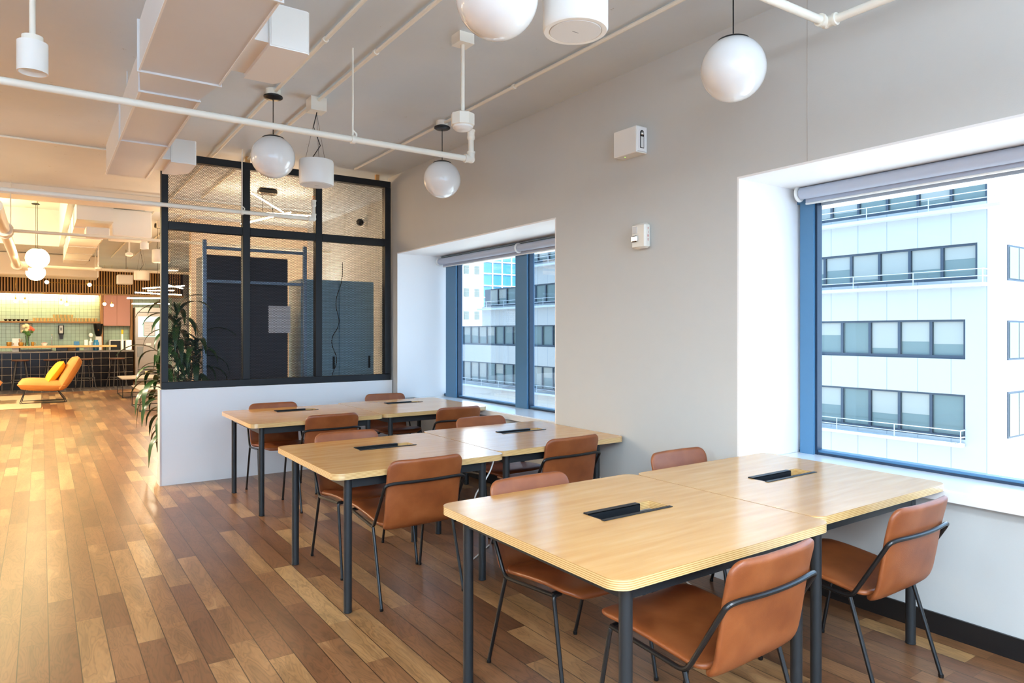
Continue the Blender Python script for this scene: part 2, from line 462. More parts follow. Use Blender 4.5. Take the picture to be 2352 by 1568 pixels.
# window wall: panels between and around the recesses
TH = 0.75
wl = MB()
wl.box(W, W + TH, YB, 7.30, RT, ZC).box(3.75, W + TH, 7.30, YE, RT, ZC)
struct('wall_pillar', MB().box(W, W + TH, 2.497, 4.176, 0, RT), MWALL, smooth=False)
struct('wall_right', wl, MWALL, smooth=False)
struct('wall_right_corner', MB().box(W, W + TH, 7.056, 7.30, 0, RT), MWALL, smooth=False)
struct('wall_right_storage', MB().box(3.75, W + TH, 7.30, YE, 0, RT), MWALL, smooth=False)
struct('wall_right_near', MB().box(W, W + TH, YB, -1.2, 0, RT), MWALL, smooth=False)
# low walls under the windows
struct('wall_under_window', MB().box(WL, W + TH, -1.2, 2.497, 0, SILL - 0.03).box(WL, W + TH, 4.176, 7.056, 0, SILL - 0.03), MWALL, smooth=False)
# white linings of the two recesses (jambs + soffit)
rv = MB()
for y0, y1 in ((-1.2, 2.497), (4.176, 7.056)):
    rv.box(W, W + TH, y0, y1, RT - 0.012, RT)
    rv.box(W, W + TH, y1 - 0.012, y1, SILL, RT - 0.012)
    rv.box(W, W + TH, y0, y0 + 0.012, SILL, RT - 0.012)
    rv.box(WG + 0.06, W + TH, y0 + 0.012, y1 - 0.012, RT - 0.12, RT - 0.012)
struct('trim_2', rv, MREV, smooth=False)
MSILL = mat('white_sill_laminate', 'f2f2f2', 0.18, coat=0.4)
for n, (y0, y1) in enumerate(((-1.2, 2.485), (4.188, 7.044))):
    s_ = MB(); s_.bbox(WL - 0.035, W + TH, y0, y1, SILL - 0.03, SILL, 0.004)
    s_.bbox(WL - 0.05, WL - 0.036, y0, y1, SILL - 0.055, SILL - 0.002, 0.003)
    struct('trim_%d' % (3 + n), s_, MSILL)
# black vinyl skirting
bb = MB(); bb.box(WL - 0.012, WL, -1.2, 2.497, 0, 0.10); bb.box(WL - 0.012, WL, 4.176, 7.056, 0, 0.10)
struct('baseboard_right', bb, MBASE)
struct('baseboard_pillar', MB().box(W - 0.012, W, 2.497, 4.176, 0.0, 0.10).box(W, WL, 2.485, 2.497, 0, 0.10), MTRIM)
struct('wall_left', MB().box(XL - 0.3, XL, YB, YE, 0, ZC), MWALL)
struct('wall_back', MB().box(XL - 0.3, W + TH, YE, YE + 0.3, 0, ZC + 0.3), MCREAM)

# window frames
def window(n, ymulls, y0, y1):
    fr = MB(); zb, zt = SILL, RT - 0.10
    fr.box(WG + 0.002, WG + 0.088, y0, y1, zt + 0.0, zt + 0.07)
    fr.box(WG + 0.03, WG + 0.09, y0, y1, zb, zb + 0.028)
    for a, b_ in ymulls: fr.box(WG, WG + 0.09, a, b_, zb, zt)
    root = struct('window_%d' % n, fr, MFRM, smooth=False)
    g2 = MB()
    for a, b_ in ymulls:
        g2.box(WG + 0.02, WG + 0.07, a - 0.014, a, zb, zt); g2.box(WG + 0.02, WG + 0.07, b_, b_ + 0.008, zb, zt)
    g2.box(WG + 0.026, WG + 0.03, y0, y1, zb, zb + 0.014)
    g2.build('gasket', MFRMD, root, smooth=False)
    MB().box(WG + 0.055, WG + 0.061, y0, y1, zb + 0.02, zt).build('glass_pane', MGLASS, root)
    return root
window(1, [(6.72, 6.95), (5.345, 5.54), (4.19, 4.25)], 4.188, 7.04)
window(2, [(2.375, 2.463), (-0.2, -0.05), (-1.18, -1.1)], -1.188, 2.485)

# roller blinds
def blind(label, y0, y1, zc, splits=()):
    t = thing('roller_blind', label, 'blind', (WG - 0.055, (y0 + y1) / 2, zc), 0, None)
    h_ = (y1 - y0) / 2
    MB().lathe([(0.036, -h_ + 0.02), (0.036, h_ - 0.02)], n=24, axis='Y').build('roller_tube', MBLIND, t)
    MB().box(0.030, 0.036, -h_ + 0.03, h_ - 0.03, -0.058, 0.0).build('blind_fabric', MBLIND, t)
    MB().bbox(0.024, 0.042, -h_ + 0.03, h_ - 0.03, -0.066, -0.055, 0.003).build('hem_bar', MWHITE, t)
    for q in (-h_, h_ - 0.014) + tuple(splits):
        MB().lathe([(0.044, 0), (0.05, 0.003), (0.05, 0.011), (0.044, 0.014)], (0, q, 0), n=24, axis='Y').build('bracket', MWHITE, t)
    MB().box(0.01, 0.04, -h_ + 0.02, h_ - 0.02, 0.045, 0.055).build('headrail', mat('aged_headrail', '8d9a9a', 0.6), t)
    return t
blind('grey roller blind rolled up above the far double window', 4.30, 7.00, 2.262, (-0.25,))
blind('grey roller blind rolled up above the nearest large window', -1.15, 2.44, 2.29)

# ------------------------------------------------------------------ mesh partition
pw = MB(); pw.box(0.93, 3.283, 7.16, 7.29, 0, 0.905)
struct('wall_partition', pw, MPART, smooth=False)
struct('trim_5', MB().box(0.915, 0.93, 7.155, 7.295, 0, 0.905), mat('partition_end_trim', 'cfc3bb', 0.5), smooth=False)
scr = thing('mesh_partition_screen', 'tall black framed screen of perforated metal on the low white partition', 'screen', (0, 7.18, 0))
def fbar(n, *a):
    return MB().bbox(*a, 0.003).build(n, MBLACK, scr)
fbar('bottom_rail', 0.93, 3.27, -0.01, 0.07, 0.907, 0.975)
fbar('top_rail', 0.93, 3.27, -0.01, 0.07, 3.085, 3.155)
for a, b_ in ((0.93, 0.99), (1.665, 1.735), (2.405, 2.475), (3.20, 3.27)):
    fbar('post', a, b_, -0.012, 0.072, 0.975, 3.085)
for a, b_ in ((0.99, 1.665), (1.735, 2.405), (2.475, 3.20)):
    fbar('mid_rail', a, b_, -0.01, 0.07, 2.42, 2.50)
    MB().quad((a, 0.03, 0.975), (b_, 0.03, 0.975), (b_, 0.03, 2.42), (a, 0.03, 2.42)).build('mesh_panel', MMESH, scr, smooth=False)
    MB().quad((a, 0.03, 2.50), (b_, 0.03, 2.50), (b_, 0.03, 3.085), (a, 0.03, 3.085)).build('mesh_panel', MMESH, scr, smooth=False)
for x in (1.0, 1.7, 2.43, 3.1):
    MB().box(x, x + 0.04, 0.01, 0.05, 3.155, ZC).build('ceiling_clip', MOAK2, scr)

# ------------------------------------------------------------------ tables
def table(name, label, x0, x1, y0, y1, slot, lx=(0.10, 0.12), ly=(0.075, 0.075)):
    cx, cy = (x0 + x1) / 2, (y0 + y1) / 2
    t = thing(name, label, 'table', (cx, cy, 0), 0)
    a, b_ = (x1 - x0) / 2, (y1 - y0) / 2
    sx0, sx1, sy0, sy1 = slot[0] - cx, slot[1] - cx, slot[2] - cy, slot[3] - cy
    # top with a real cable opening
    import bmesh
    bm = bmesh.new(); R = 0.06
    def loop(pts, z):
        vs = [bm.verts.new((p[0], p[1], z)) for p in pts]
        es = [bm.edges.new((vs[i], vs[(i + 1) % len(vs)])) for i in range(len(vs))]
        return vs, es
    out = rrect(-a, a, -b_, b_, R, 8); inn = [(sx0, sy0), (sx1, sy0), (sx1, sy1), (sx0, sy1)]
    zt, zb = 0.735, 0.702
    ov, oe = loop(out, zt); iv, ie = loop(inn, zt)
    bmesh.ops.triangle_fill(bm, use_beauty=True, edges=oe + ie)
    ov2, oe2 = loop(out, zb); iv2, ie2 = loop(inn, zb)
    bmesh.ops.triangle_fill(bm, use_beauty=True, edges=oe2 + ie2)
    for v1, v2 in ((ov, ov2), (iv, iv2)):
        n = len(v1)
        for i in range(n): bm.faces.new((v1[i], v1[(i + 1) % n], v2[(i + 1) % n], v2[i]))
    bmesh.ops.recalc_face_normals(bm, faces=bm.faces)
    for f in bm.faces: f.smooth = abs(f.normal.z) < 0.5
    for e in bm.edges:
        if len(e.link_faces) == 2 and e.calc_face_angle(0) > 0.6: e.smooth = False
    me = bpy.data.meshes.new('table_top'); bm.to_mesh(me); bm.free(); me.materials.append(MTOP)
    o = bpy.data.objects.new('table_top', me); C.objects.link(o); o.parent = t
    # slim dark underside edge and aprons
    l0, l1, m0, m1 = -a + lx[0], a - lx[1], -b_ + ly[0], b_ - ly[1]
    for ax in ((l0, l1, m0 - 0.012, m0 + 0.012), (l0, l1, m1 - 0.012, m1 + 0.012), (l0 - 0.012, l0 + 0.012, m0, m1), (l1 - 0.012, l1 + 0.012, m0, m1)):
        MB().box(ax[0], ax[1], ax[2], ax[3], 0.645, zb).build('apron', MLEG, t, smooth=False)
    for lx_, ly_ in ((l0, m0), (l1, m0), (l1, m1), (l0, m1)):
        MB().lathe([(0.0215, 0.006), (0.0215, zb)], (lx_, ly_, 0), n=20).lathe([(0.019, 0), (0.0225, 0.002), (0.0225, 0.008)], (lx_, ly_, 0), n=20).build('leg', MLEG, t)
    # cable tray: dark liner with a bent flap leaving one end open
    tr = MB()
    e = 0.004; xe = sx1 - 0.085
    tr.box(sx0 + 0.002, xe, sy1 - 0.030, sy1 - 0.027, 0.655, zt + 0.004)
    tr.box(sx0 + 0.002, xe, sy1 - 0.030, sy1 - 0.002, zt + 0.001, zt + 0.005)
    tr.box(sx0 + 0.002, sx0 + 0.006, sy0, sy1, 0.655, zt)
    tr.box(sx0, sx1, sy0, sy0 + 0.003, 0.655, zt)
    tr.box(sx0 - 0.006, sx1, sy0 - 0.006, sy0 + 0.012, zt + 0.0005, zt + 0.003)
    tr.box(sx0, sx1, sy0, sy1, 0.650, 0.654)
    tr.build('cable_tray', MBLACK, t, smooth=False)
    return t
TL = [
 ('nearest maple table in front, its front left corner towards the viewer', 1.355, 2.455, 1.43, 2.505, (1.755, 2.125, 1.93, 2.055)),
 ('maple table butted against the nearest window, beside the foremost table', 2.462, 3.535, 1.49, 2.49, (2.85, 3.25, 1.985, 2.10)),
 ('middle row maple table on the aisle side', 1.205, 2.245, 3.315, 4.35, (1.585, 1.955, 3.905, 4.025)),
 ('middle row maple table with its end against the grey pillar', 2.252, 3.29, 3.40, 4.42, (2.67, 3.045, 3.98, 4.085)),
 ('far row maple table on the aisle side by the low white partition', 1.33, 2.44, 5.48, 6.56, (1.735, 2.10, 6.19, 6.325)),
 ('far row maple table in the corner by the far window', 2.447, 3.53, 5.52, 6.66, (2.83, 3.21, 6.265, 6.375)),
]
for i, (lb, x0, x1, y0, y1, sl) in enumerate(TL):
    table('work_table', lb, x0, x1, y0, y1, sl, lx=(0.10, 0.12) if i % 2 == 0 else (0.10, 0.20))

# ------------------------------------------------------------------ sling chairs
def loft(path, hw, th, R, W0, nn=34, bow=None, nseg=None):
    """closed pillow along a (y,z) path; half width W0(s), half thickness th, corners rounded with radius R at both ends"""
    P = [Vector((0, a, b_)) for a, b_ in path]
    # resample with Catmull-Rom
    def cr(p0, p1, p2, p3, t):
        return 0.5 * ((2 * p1) + (p2 - p0) * t + (2 * p0 - 5 * p1 + 4 * p2 - p3) * t * t + (3 * p1 - p0 - 3 * p2 + p3) * t ** 3)
    Q = []
    for i in range(len(P) - 1):
        p0 = P[max(0, i - 1)]; p3 = P[min(len(P) - 1, i + 2)]
        for k in range(8): Q.append(cr(p0, P[i], P[i + 1], p3, k / 8))
    Q.append(P[-1])
    ln = [0]
    for i in range(1, len(Q)): ln.append(ln[-1] + (Q[i] - Q[i - 1]).length)
    T = ln[-1]
    def at(s):
        s = max(0, min(T, s))
        for i in range(1, len(Q)):
            if ln[i] >= s:
                f = (s - ln[i - 1]) / max(1e-9, ln[i] - ln[i - 1]); return Q[i - 1].lerp(Q[i], f), (Q[i] - Q[i - 1]).normalized()
        return Q[-1], (Q[-1] - Q[-2]).normalized()
    ss = [0, 0.002, 0.006, 0.012, 0.02, 0.032, 0.046, 0.062]
    k = 18
    mid = [0.062 + (T - 0.124) * i / k for i in range(1, k)]
    ss = ss + mid + [T - q for q in reversed(ss)]
    vs = []; fs = []
    for s in ss:
        p, tg = at(s); nrm = Vector((0, -tg.z, tg.y))
        d = min(s, T - s)
        rr = R[0] if s < T / 2 else R[1]
        wd = W0(s / T)
        if d < rr: wd = wd - rr + math.sqrt(max(0, rr * rr - (rr - d) ** 2))
        tt = th * (1 if d > 0.016 else math.sqrt(max(0.0, 1 - ((0.016 - d) / 0.016) ** 2)) * 0.97 + 0.03)
        for j in range(nn):
            a = 2 * PI * j / nn; ca, sa = math.cos(a), math.sin(a)
            xx = math.copysign(abs(ca) ** 0.38, ca) * wd
            # thickness rolls off near the side edges
            hh = math.copysign(abs(sa) ** 0.55, sa) * tt
            q = p + Vector((xx, 0, 0)) + nrm * hh
            if bow: q += bow(xx / max(0.05, W0(s / T)), s / T)
            vs.append(tuple(q))
    m_ = len(ss)
    for i in range(m_ - 1):
        for j in range(nn):
            fs.append((i * nn + j, i * nn + (j + 1) % nn, (i + 1) * nn + (j + 1) % nn, (i + 1) * nn + j))
    fs.append(tuple(range(nn - 1, -1, -1))); fs.append(tuple((m_ - 1) * nn + j for j in range(nn)))
    return vs, fs

def make_chair(label):
    t = thing('sling_chair', label, 'chair', (0, 0, 0), 0)
    seat = [(0.275, 0.428), (0.25, 0.450), (0.15, 0.452), (0.02, 0.440), (-0.10, 0.424), (-0.165, 0.418), (-0.20, 0.428)]
    back = [(-0.165, 0.404), (-0.205, 0.412), (-0.235, 0.450), (-0.256, 0.53), (-0.283, 0.66), (-0.317, 0.782)]
    m1 = MB(); m1.add(*loft(seat, None, 0.0145, (0.09, 0.06), lambda u: 0.235 - 0.018 * u, bow=lambda x, s: Vector((0, 0, 0.012 * x * x - 0.006)))); so = m1.build('seat', MLE, t, ang=60)
    m2 = MB(); m2.add(*loft(back, None, 0.0145, (0.075, 0.055), lambda u: 0.218 + 0.006 * u, bow=lambda x, s: Vector((0, 0.030 * x * x * s - 0.010 * s, 0)))); m2.build('backrest', MLE, t, ang=60)
    # frame: rails, bent uprights and the curved bar behind the back
    fr = MB(); pts = []
    def side(sx):
        return [(sx * 0.236, 0.185, 0.432), (sx * 0.240, -0.145, 0.406), (sx * 0.238, -0.292, 0.655)]
    L_ = side(-1); Rr = list(reversed(side(1)))
    barl = [(-0.238 + 0.476 * k / 10, -0.292 - 0.026 * (1 - (2 * k / 10 - 1) ** 2), 0.662) for k in range(1, 10)]
    fr.tube(fillet(L_[:2] + [L_[2]] + barl + [Rr[0]] + Rr[1:], 0.035, 6), 0.0085, 10)
    fr.build('frame', MBLK2, t)
    for sx in (-1, 1):
        MB().tube(fillet([(sx * 0.20, 0.185, 0.432), (sx * 0.236, 0.185, 0.430), (sx * 0.243, 0.265, 0.010)], 0.03, 5), 0.0085, 10).lathe([(0.0095, 0), (0.0105, 0.002), (0.0105, 0.014)], (sx * 0.243, 0.265, 0), n=12).build('leg', MBLK2, t)
        MB().tube([(sx * 0.240, -0.140, 0.406), (sx * 0.246, -0.262, 0.010)], 0.0085, 10).lathe([(0.0095, 0), (0.0105, 0.002), (0.0105, 0.014)], (sx * 0.246, -0.262, 0), n=12).build('leg', MBLK2, t)
    MB().tube([(-0.236, 0.165, 0.431), (-0.19, 0.165, 0.434), (0.19, 0.165, 0.434), (0.236, 0.165, 0.431)], 0.006, 8).build('stretcher', MBLK2, t)
    return t
chairs = [  # x, y, heading (0 = faces away from the viewer), label
 (1.865, 1.575, 0.03, 'leather chair at the near side of the foremost table, back towards the viewer'),
 (2.865, 1.600, 0.00, 'tan leather chair at the near side of the window-end table, seat shining blue, far right'),
 (1.865, 2.265, PI, 'leather chair on the far side of the foremost table, facing the viewer'),
 (2.965, 2.350, PI, 'chair behind the nearest window table, only its rounded top shows against the grey pillar'),
 (1.70, 3.566, 0.0, 'tan leather chair at the near side of the middle aisle table'),
 (2.80, 3.675, 0.03, 'tan leather chair at the near side of the middle table by the pillar'),
 (1.69, 4.115, PI, 'tan leather chair on the far side of the middle aisle table'),
 (2.84, 4.28, PI - 0.05, 'chair on the far side of the middle pillar table, seat shining violet'),
 (1.96, 5.715, 0.0, 'tan leather chair at the near side of the far aisle table'),
 (3.09, 5.60, -0.02, 'tan leather chair at the near side of the far corner table below the sill'),
 (1.79, 6.29, PI - 0.04, 'tan leather chair on the far side of the far aisle table against the white partition'),
 (3.03, 6.58, PI - 0.12, 'tan leather chair on the far side of the far corner table, pushed back from it'),
]
ch0 = make_chair(chairs[0][3]); ch0.location = (chairs[0][0], chairs[0][1], 0); ch0.rotation_euler = (0, 0, chairs[0][2])
for x, y, rz, lb in chairs[1:]:
    dup(ch0, (x, y, 0), rz, lb)

# ------------------------------------------------------------------ globe pendants
def globe(label, x, y, zg, lit=False, r=0.155, zc=ZC, m=None):
    t = thing('globe_pendant', label, 'pendant lamp', (x, y, zc))
    MB().lathe([(0.052, -0.04), (0.052, 0.0)], n=20).build('ceiling_box', MPIPE, t)
    MB().lathe([(0.012, -0.072), (0.055, -0.068), (0.068, -0.06), (0.068, -0.05), (0.05, -0.04)], n=32).build('canopy', MBLK2, t)
    zz = zg - zc
    MB().tube([(0, 0, -0.065), (0, 0, zz + r)], 0.0035, 8).build('cord', MBLK2, t)
    MB().lathe([(0.006, r + 0.008), (0.02, r + 0.006), (0.05, r - 0.002), (0.076, r - 0.014), (0.078, r - 0.019), (0.07, r - 0.022)], (0, 0, zz), n=32).build('cap', MBLK2, t)
    MB().sphere((0, 0, zz), r, 48, 28).build('glass_globe', m or MGLOBE, t, ang=80)
    return t
globe('white glass globe pendant hanging in front of the mesh screen', 1.395, 5.10, 2.727)
globe('smallest white globe pendant, above the far window recess', 2.775, 5.06, 2.731)
globe('white globe pendant hanging right of centre near the top, on a long black cord', 2.78, 2.13, 2.731)
globe('white globe pendant cut off by the top edge of the picture', 1.40, 2.13, 2.70)

# added fill lamps in invented ceiling housings: behind the viewer, left aisle, kitchen side
def fill_light(label, x, y, z, lx, ly, power, col, up=0):
    t = thing('added_fill_light', label, 'ceiling light', (x, y, z))
    MB().bbox(-lx / 2, lx / 2, -ly / 2, ly / 2, 0.012, 0.07, 0.006).build('housing', MWHITE, t)
    MB().box(-lx / 2 + 0.01, lx / 2 - 0.01, -ly / 2 + 0.01, ly / 2 - 0.01, 0.004, 0.012).build('diffuser', MLITD, t, smooth=False)
    for k in (-1, 1): MB().tube([(0, k * ly * 0.35, 0.07), (0, k * ly * 0.35, ZC - z)], 0.004, 6).build('suspension_wire', MBLK2, t)
    l = bpy.data.lights.new('lamp', 'AREA'); l.shape = 'RECTANGLE'; l.size = lx - 0.03; l.size_y = ly - 0.03; l.energy = power; l.color = col
    o = bpy.data.objects.new('lamp', l); C.objects.link(o); o.parent = t; o.location = (0, 0, -0.001)
    if up:
        l2 = l.copy(); l2.energy = up; o2 = bpy.data.objects.new('uplight', l2); C.objects.link(o2); o2.parent = t; o2.location = (0, 0, 0.073); o2.rotation_euler = (PI, 0, 0)
    return t
MLITD = mat('lit_diffuser', 'fff4e4', 0.4, emit='ffe8cc', estr=3.0)
NEU = (0.74, 0.88, 1.0); WRM = (1.0, 0.84, 0.60)
for k, (x, y) in enumerate(((1.6, -1.4), (-0.8, -1.4), (-3.2, -1.4), (-3.2, 1.8))):
    fill_light('added unseen fill light behind the viewer, %s' % ('first', 'second', 'third', 'fourth')[k], x, y, 2.45, 0.35, 1.8, 80, NEU, 130)
for k, (x, y) in enumerate(((-1.6, 8.4), (-2.6, 12.5), (-2.2, 16.5))):  # added warm lamps out of view, lighting the left floor
    fill_light('added warm fill light left of the aisle, %s from the viewer' % ('first', 'second', 'third')[k], x, y, 2.8, 0.35, 1.8, 240, WRM, 15)
fill_light('added warm fill light over the kitchen side', 2.6, 19.0, 2.95, 0.35, 1.2, 110, WRM)  # added lamp lifting the kitchen end

for lx_, lbl in ((2.55, 'added fill uplighter hidden behind the tall dark cabinet'), (3.62, 'added fill uplighter hidden behind the blue-grey locker')):  # added lamps out of sight, brightening the storage wall
    t = thing('added_uplighter', lbl, 'added fill lamp', (lx_ if lx_ < 3 else 3.35, 10.4, 0))
    MB().lathe([(0.14, 0), (0.14, 0.02), (0.012, 0.03), (0.012, 1.55), (0.02, 1.57), (0.14, 1.66), (0.13, 1.66), (0.01, 1.59)], n=24).build('stand', MBLACK, t)
    MB().lathe([(0.001, 1.60), (0.08, 1.63), (0.001, 1.632)], n=20).build('bulb', MLITD, t)
    l = bpy.data.lights.new('lamp', 'AREA'); l.shape = 'DISK'; l.size = 0.22; l.energy = 13; l.color = (1.0, 0.84, 0.66)
    o = bpy.data.objects.new('lamp', l); C.objects.link(o); o.parent = t; o.location = (0, 0, 1.655); o.rotation_euler = (PI, 0, 0)

# ------------------------------------------------------------------ drum speakers
def drum(label, x, y, zb, r, hh, cables=True, zc=ZC):
    t = thing('drum_speaker', label, 'speaker', (x, y, zb))
    prof = [(0.001, 0.004), (r * 0.80, 0.004), (r * 0.82, 0.0), (r * 0.96, 0.0), (r, 0.008), (r, hh - 0.01), (r * 0.97, hh), (0.001, hh)]
    MB().lathe(prof, n=48).build('housing', MWHITE, t)
    MB().lathe([(0.001, -0.001), (r * 0.78, -0.001), (r * 0.79, 0.003), (0.001, 0.0035)], n=48).build('grille', MGRILL, t)
    MB().box(-r * 0.12, r * 0.12, -r * 0.015, r * 0.015, -0.0015, -0.0008).build('badge', MGREY, t)
    if cables:
        H_ = zc - zb - 0.10
        for k in range(3):
            a = 2 * PI * k / 3 + 0.4
            MB().tube([(0, 0, H_), (r * 0.7 * math.cos(a), r * 0.7 * math.sin(a), hh)], 0.0012, 6).build('suspension_wire', MBLK2, t)
        MB().tube([(0.004, 0, H_), (-0.02, 0.01, H_ * 0.7 + hh * 0.3), (0.03, 0, hh + 0.12), (-0.04, 0.02, hh)], 0.0035, 8).build('cable', MBLK2, t)
        MB().box(-0.06, 0.06, -0.06, 0.06, H_, H_ + 0.10).build('junction_box', MPIPE, t, smooth=False)
    return t
drum('white drum speaker hung on wires in front of the mesh screen', 1.723, 5.12, 2.565, 0.128, 0.185)
drum('large white drum speaker cut by the top edge, beside a white globe', 1.73, 2.07, 2.63, 0.128, 0.26)

def spot(label, x, y, zb, r, hh):
    t = thing('cylinder_downlight', label, 'ceiling light', (x, y, zb))
    MB().lathe([(0.001, 0.03), (r * 0.85, 0.02), (r * 0.9, 0.0), (r, 0.0), (r, hh), (0.001, hh)], n=32).build('housing', MWHITE, t)
    MB().lathe([(r * 0.7, hh), (r * 0.7, hh + 0.03), (0.001, hh + 0.03)], n=24).build('top_collar', MPIPE, t)
    MB().tube([(0, 0, hh + 0.02), (0, 0, ZC - zb)], 0.013, 12).build('stem', MPIPE, t)
    return t
spot('white cylinder downlight on a stem at the upper left, left of the duct', -0.034, 3.90, 2.66, 0.062, 0.14)
spot('small white cylinder lamp on a stem beside the screen post', 1.20, 10.9, 2.62, 0.055, 0.09)

# smoke detector on a rod
t = thing('smoke_detector', 'octagonal white detector hanging on a rod from the ceiling', 'detector', (2.07, 3.52, 2.66))
MB().lathe([(0.03, -0.012), (0.045, -0.008), (0.06, 0.006), (0.06, 0.018)], n=28).build('sensor', MWHITE, t)
MB().lathe([(0.066, 0.016), (0.072, 0.02), (0.072, 0.085), (0.066, 0.09), (0.01, 0.09)], n=8).build('housing', MPIPE, t, ang=20)
MB().tube([(0, 0, 0.09), (0, 0, 0.50)], 0.012, 12).build('rod', MPIPE, t)
MB().box(-0.05, 0.05, -0.05, 0.05, 0.50, ZC - 2.66).build('ceiling_box', MPIPE, t)

# ------------------------------------------------------------------ sprinkler pipes and conduits
def pipe(name, label, pts, r, head=None, hangers=(), m=None, cat='pipe', flen=0.03, joints=()):
    t = thing(name, label, cat, pts[0])
    o = Vector(pts[0]); q = [Vector(p) - o for p in pts]
    MB().tube(fillet(q, flen, 5), r, 16).build('pipe_run', m or MPIPE, t)
    for j in joints:                                   # elbows with collars
        p = Vector(j[0]) - o
        e = MB(); e.sphere(p, r * 1.42, 18, 12)
        for d in j[1:]:
            d = Vector(d); e.tube([p, p + d * r * 2.1], r * 1.32, 16); e.tube([p + d * r * 2.0, p + d * r * 2.7], r * 1.5, 16)
        e.build('elbow', m or MPIPE, t, ang=50)
    if head:
        p = Vector(head) - o
        e = MB(); e.tube([p, p + Vector((0, 0, 0.012))], 0.011, 10); e.tube([p + Vector((0, 0, 0.012)), p + Vector((0, 0, 0.03))], 0.006, 8)
        e.tube(fillet([p + Vector((-0.008, 0, 0.012)), p + Vector((-0.014, 0, 0.03)), p + Vector((0, 0, 0.05)), p + Vector((0.014, 0, 0.03)), p + Vector((0.008, 0, 0.012))], 0.008, 3), 0.002, 6)
        e.lathe([(0.002, 0.048), (0.017, 0.050), (0.017, 0.053), (0.002, 0.054)], tuple(p), n=16)
        e.build('sprinkler_head', MCOPPER, t)
    for hx, hy, hz in hangers:
        p = Vector((hx, hy, hz)) - o
        MB().tube([p + Vector((0, 0, r)), (p.x, p.y, ZC - o.z)], 0.006, 8).tube([p + Vector((r * 1.2, 0, 0)), p + Vector((r * 1.2, 0, r * 2)), p + Vector((0, 0, r * 3)), p + Vector((0, 0, r * 4.4))], 0.006, 8).lathe([(r * 1.35, -0.012), (r * 1.35, 0.012)], tuple(p), n=20, axis='X').build('hanger_rod', m or MPIPE, t)
    return t
Z1 = 2.65
pipe('sprinkler_pipe', 'long cream sprinkler pipe crossing in front of the duct, ending in an upturned elbow', [(-5.9, 4.07, Z1), (2.46, 4.07, Z1), (2.46, 4.07, 2.845)], 0.0195, head=(2.46, 4.07, 2.845),
     hangers=[(1.60, 4.07, Z1)], joints=[((2.46, 4.07, Z1), (-1, 0, 0), (0, 0, 1)), ((2.46, 4.07, 2.80), (0, 0, 1))])
pipe('sprinkler_pipe', 'sprinkler pipe running just in front of the mesh screen', [(-5.9, 6.93, 2.61), (2.30, 6.93, 2.61), (2.30, 6.93, 2.79)], 0.0195, head=(2.30, 6.93, 2.79),
     hangers=[(1.60, 6.93, 2.61)], joints=[((2.30, 6.93, 2.61), (-1, 0, 0), (0, 0, 1)), ((2.30, 6.93, 2.75), (0, 0, 1))])
pipe('sprinkler_pipe', 'sprinkler pipe over the lounge, third from the viewer', [(-0.36, 10.02, 2.65), (3.6, 10.02, 2.65)], 0.0195, hangers=[(-0.3, 10.02, 2.65)])
pipe('sprinkler_pipe', 'farthest thin sprinkler pipe crossing below the slatted band', [(-0.36, 15.3, 2.65), (3.0, 15.3, 2.65)], 0.03, hangers=[(0.85, 15.3, 2.65)])
pipe('sprinkler_pipe', 'thick jointed main pipe at the far left running towards the kitchen', [(-0.36, 8.1, 2.65), (-0.36, 15.3, 2.65)], 0.06, joints=[((-0.36, 10.02, 2.65), (0, 1, 0), (0, -1, 0)), ((-0.36, 15.25, 2.65), (0, -1, 0), (1, 0, 0))])
pipe('sprinkler_pipe', 'cream pipe bend cut by the top edge at the upper right', [(1.6, 1.84, 2.90), (3.03, 1.80, 2.90), (3.03, -1.0, 2.90)], 0.0195,
     joints=[((3.03, 1.80, 2.90), (-1, 0, 0), (0, -1, 0))])
for lbl, x_, y_, z_ in (('small white detector on a thin stem over the lounge', 1.16, 12.5, 2.66), ('small white detector on a stem in front of the far pipe', 0.86, 14.6, 2.58)):
    t = thing('stem_detector', lbl, 'detector', (x_, y_, z_))
    MB().lathe([(0.03, 0), (0.055, 0.015), (0.055, 0.05), (0.012, 0.07), (0.012, ZC - z_)], n=20).build('body', MWHITE, t)
# conduits on the slab
def conduit(label, x, y0, y1, z=ZC - 0.022, r=0.0125):
    t = thing('ceiling_conduit', label, 'conduit', (x, y0, z))
    MB().tube([(0, 0, 0), (0, y1 - y0, 0)], r, 10).build('tube', MPIPE, t)
    y = 1.2
    while y < y1 - y0:
        MB().lathe([(r * 1.5, -0.012), (r * 1.5, 0.012)], (0, y, 0), n=12, axis='Y').build('coupling', MPIPE, t); y += 1.9
    return t
conduit('conduit along the ceiling ending at the left globe pendant', 1.40, -1.0, 10.0)
conduit('conduit along the ceiling above the small drum speaker', 1.723, -1.0, 9.6)
conduit('conduit along the ceiling nearest the window wall', 2.775, -1.0, 7.0)
for x, lb in ((0.95, 'left'), (1.35, 'middle'), (1.75, 'right')):
    conduit('%s one of three conduits on the lounge ceiling' % lb, x, 10.6, 18.5)
t = thing('ceiling_conduit', 'thin conduit crossing the left ceiling behind the duct end', 'conduit', (XL, 7.65, ZC - 0.012))
MB().tube([(0, 0, 0), (6.9, 0, 0)], 0.010, 8).build('tube', MPIPE, t)

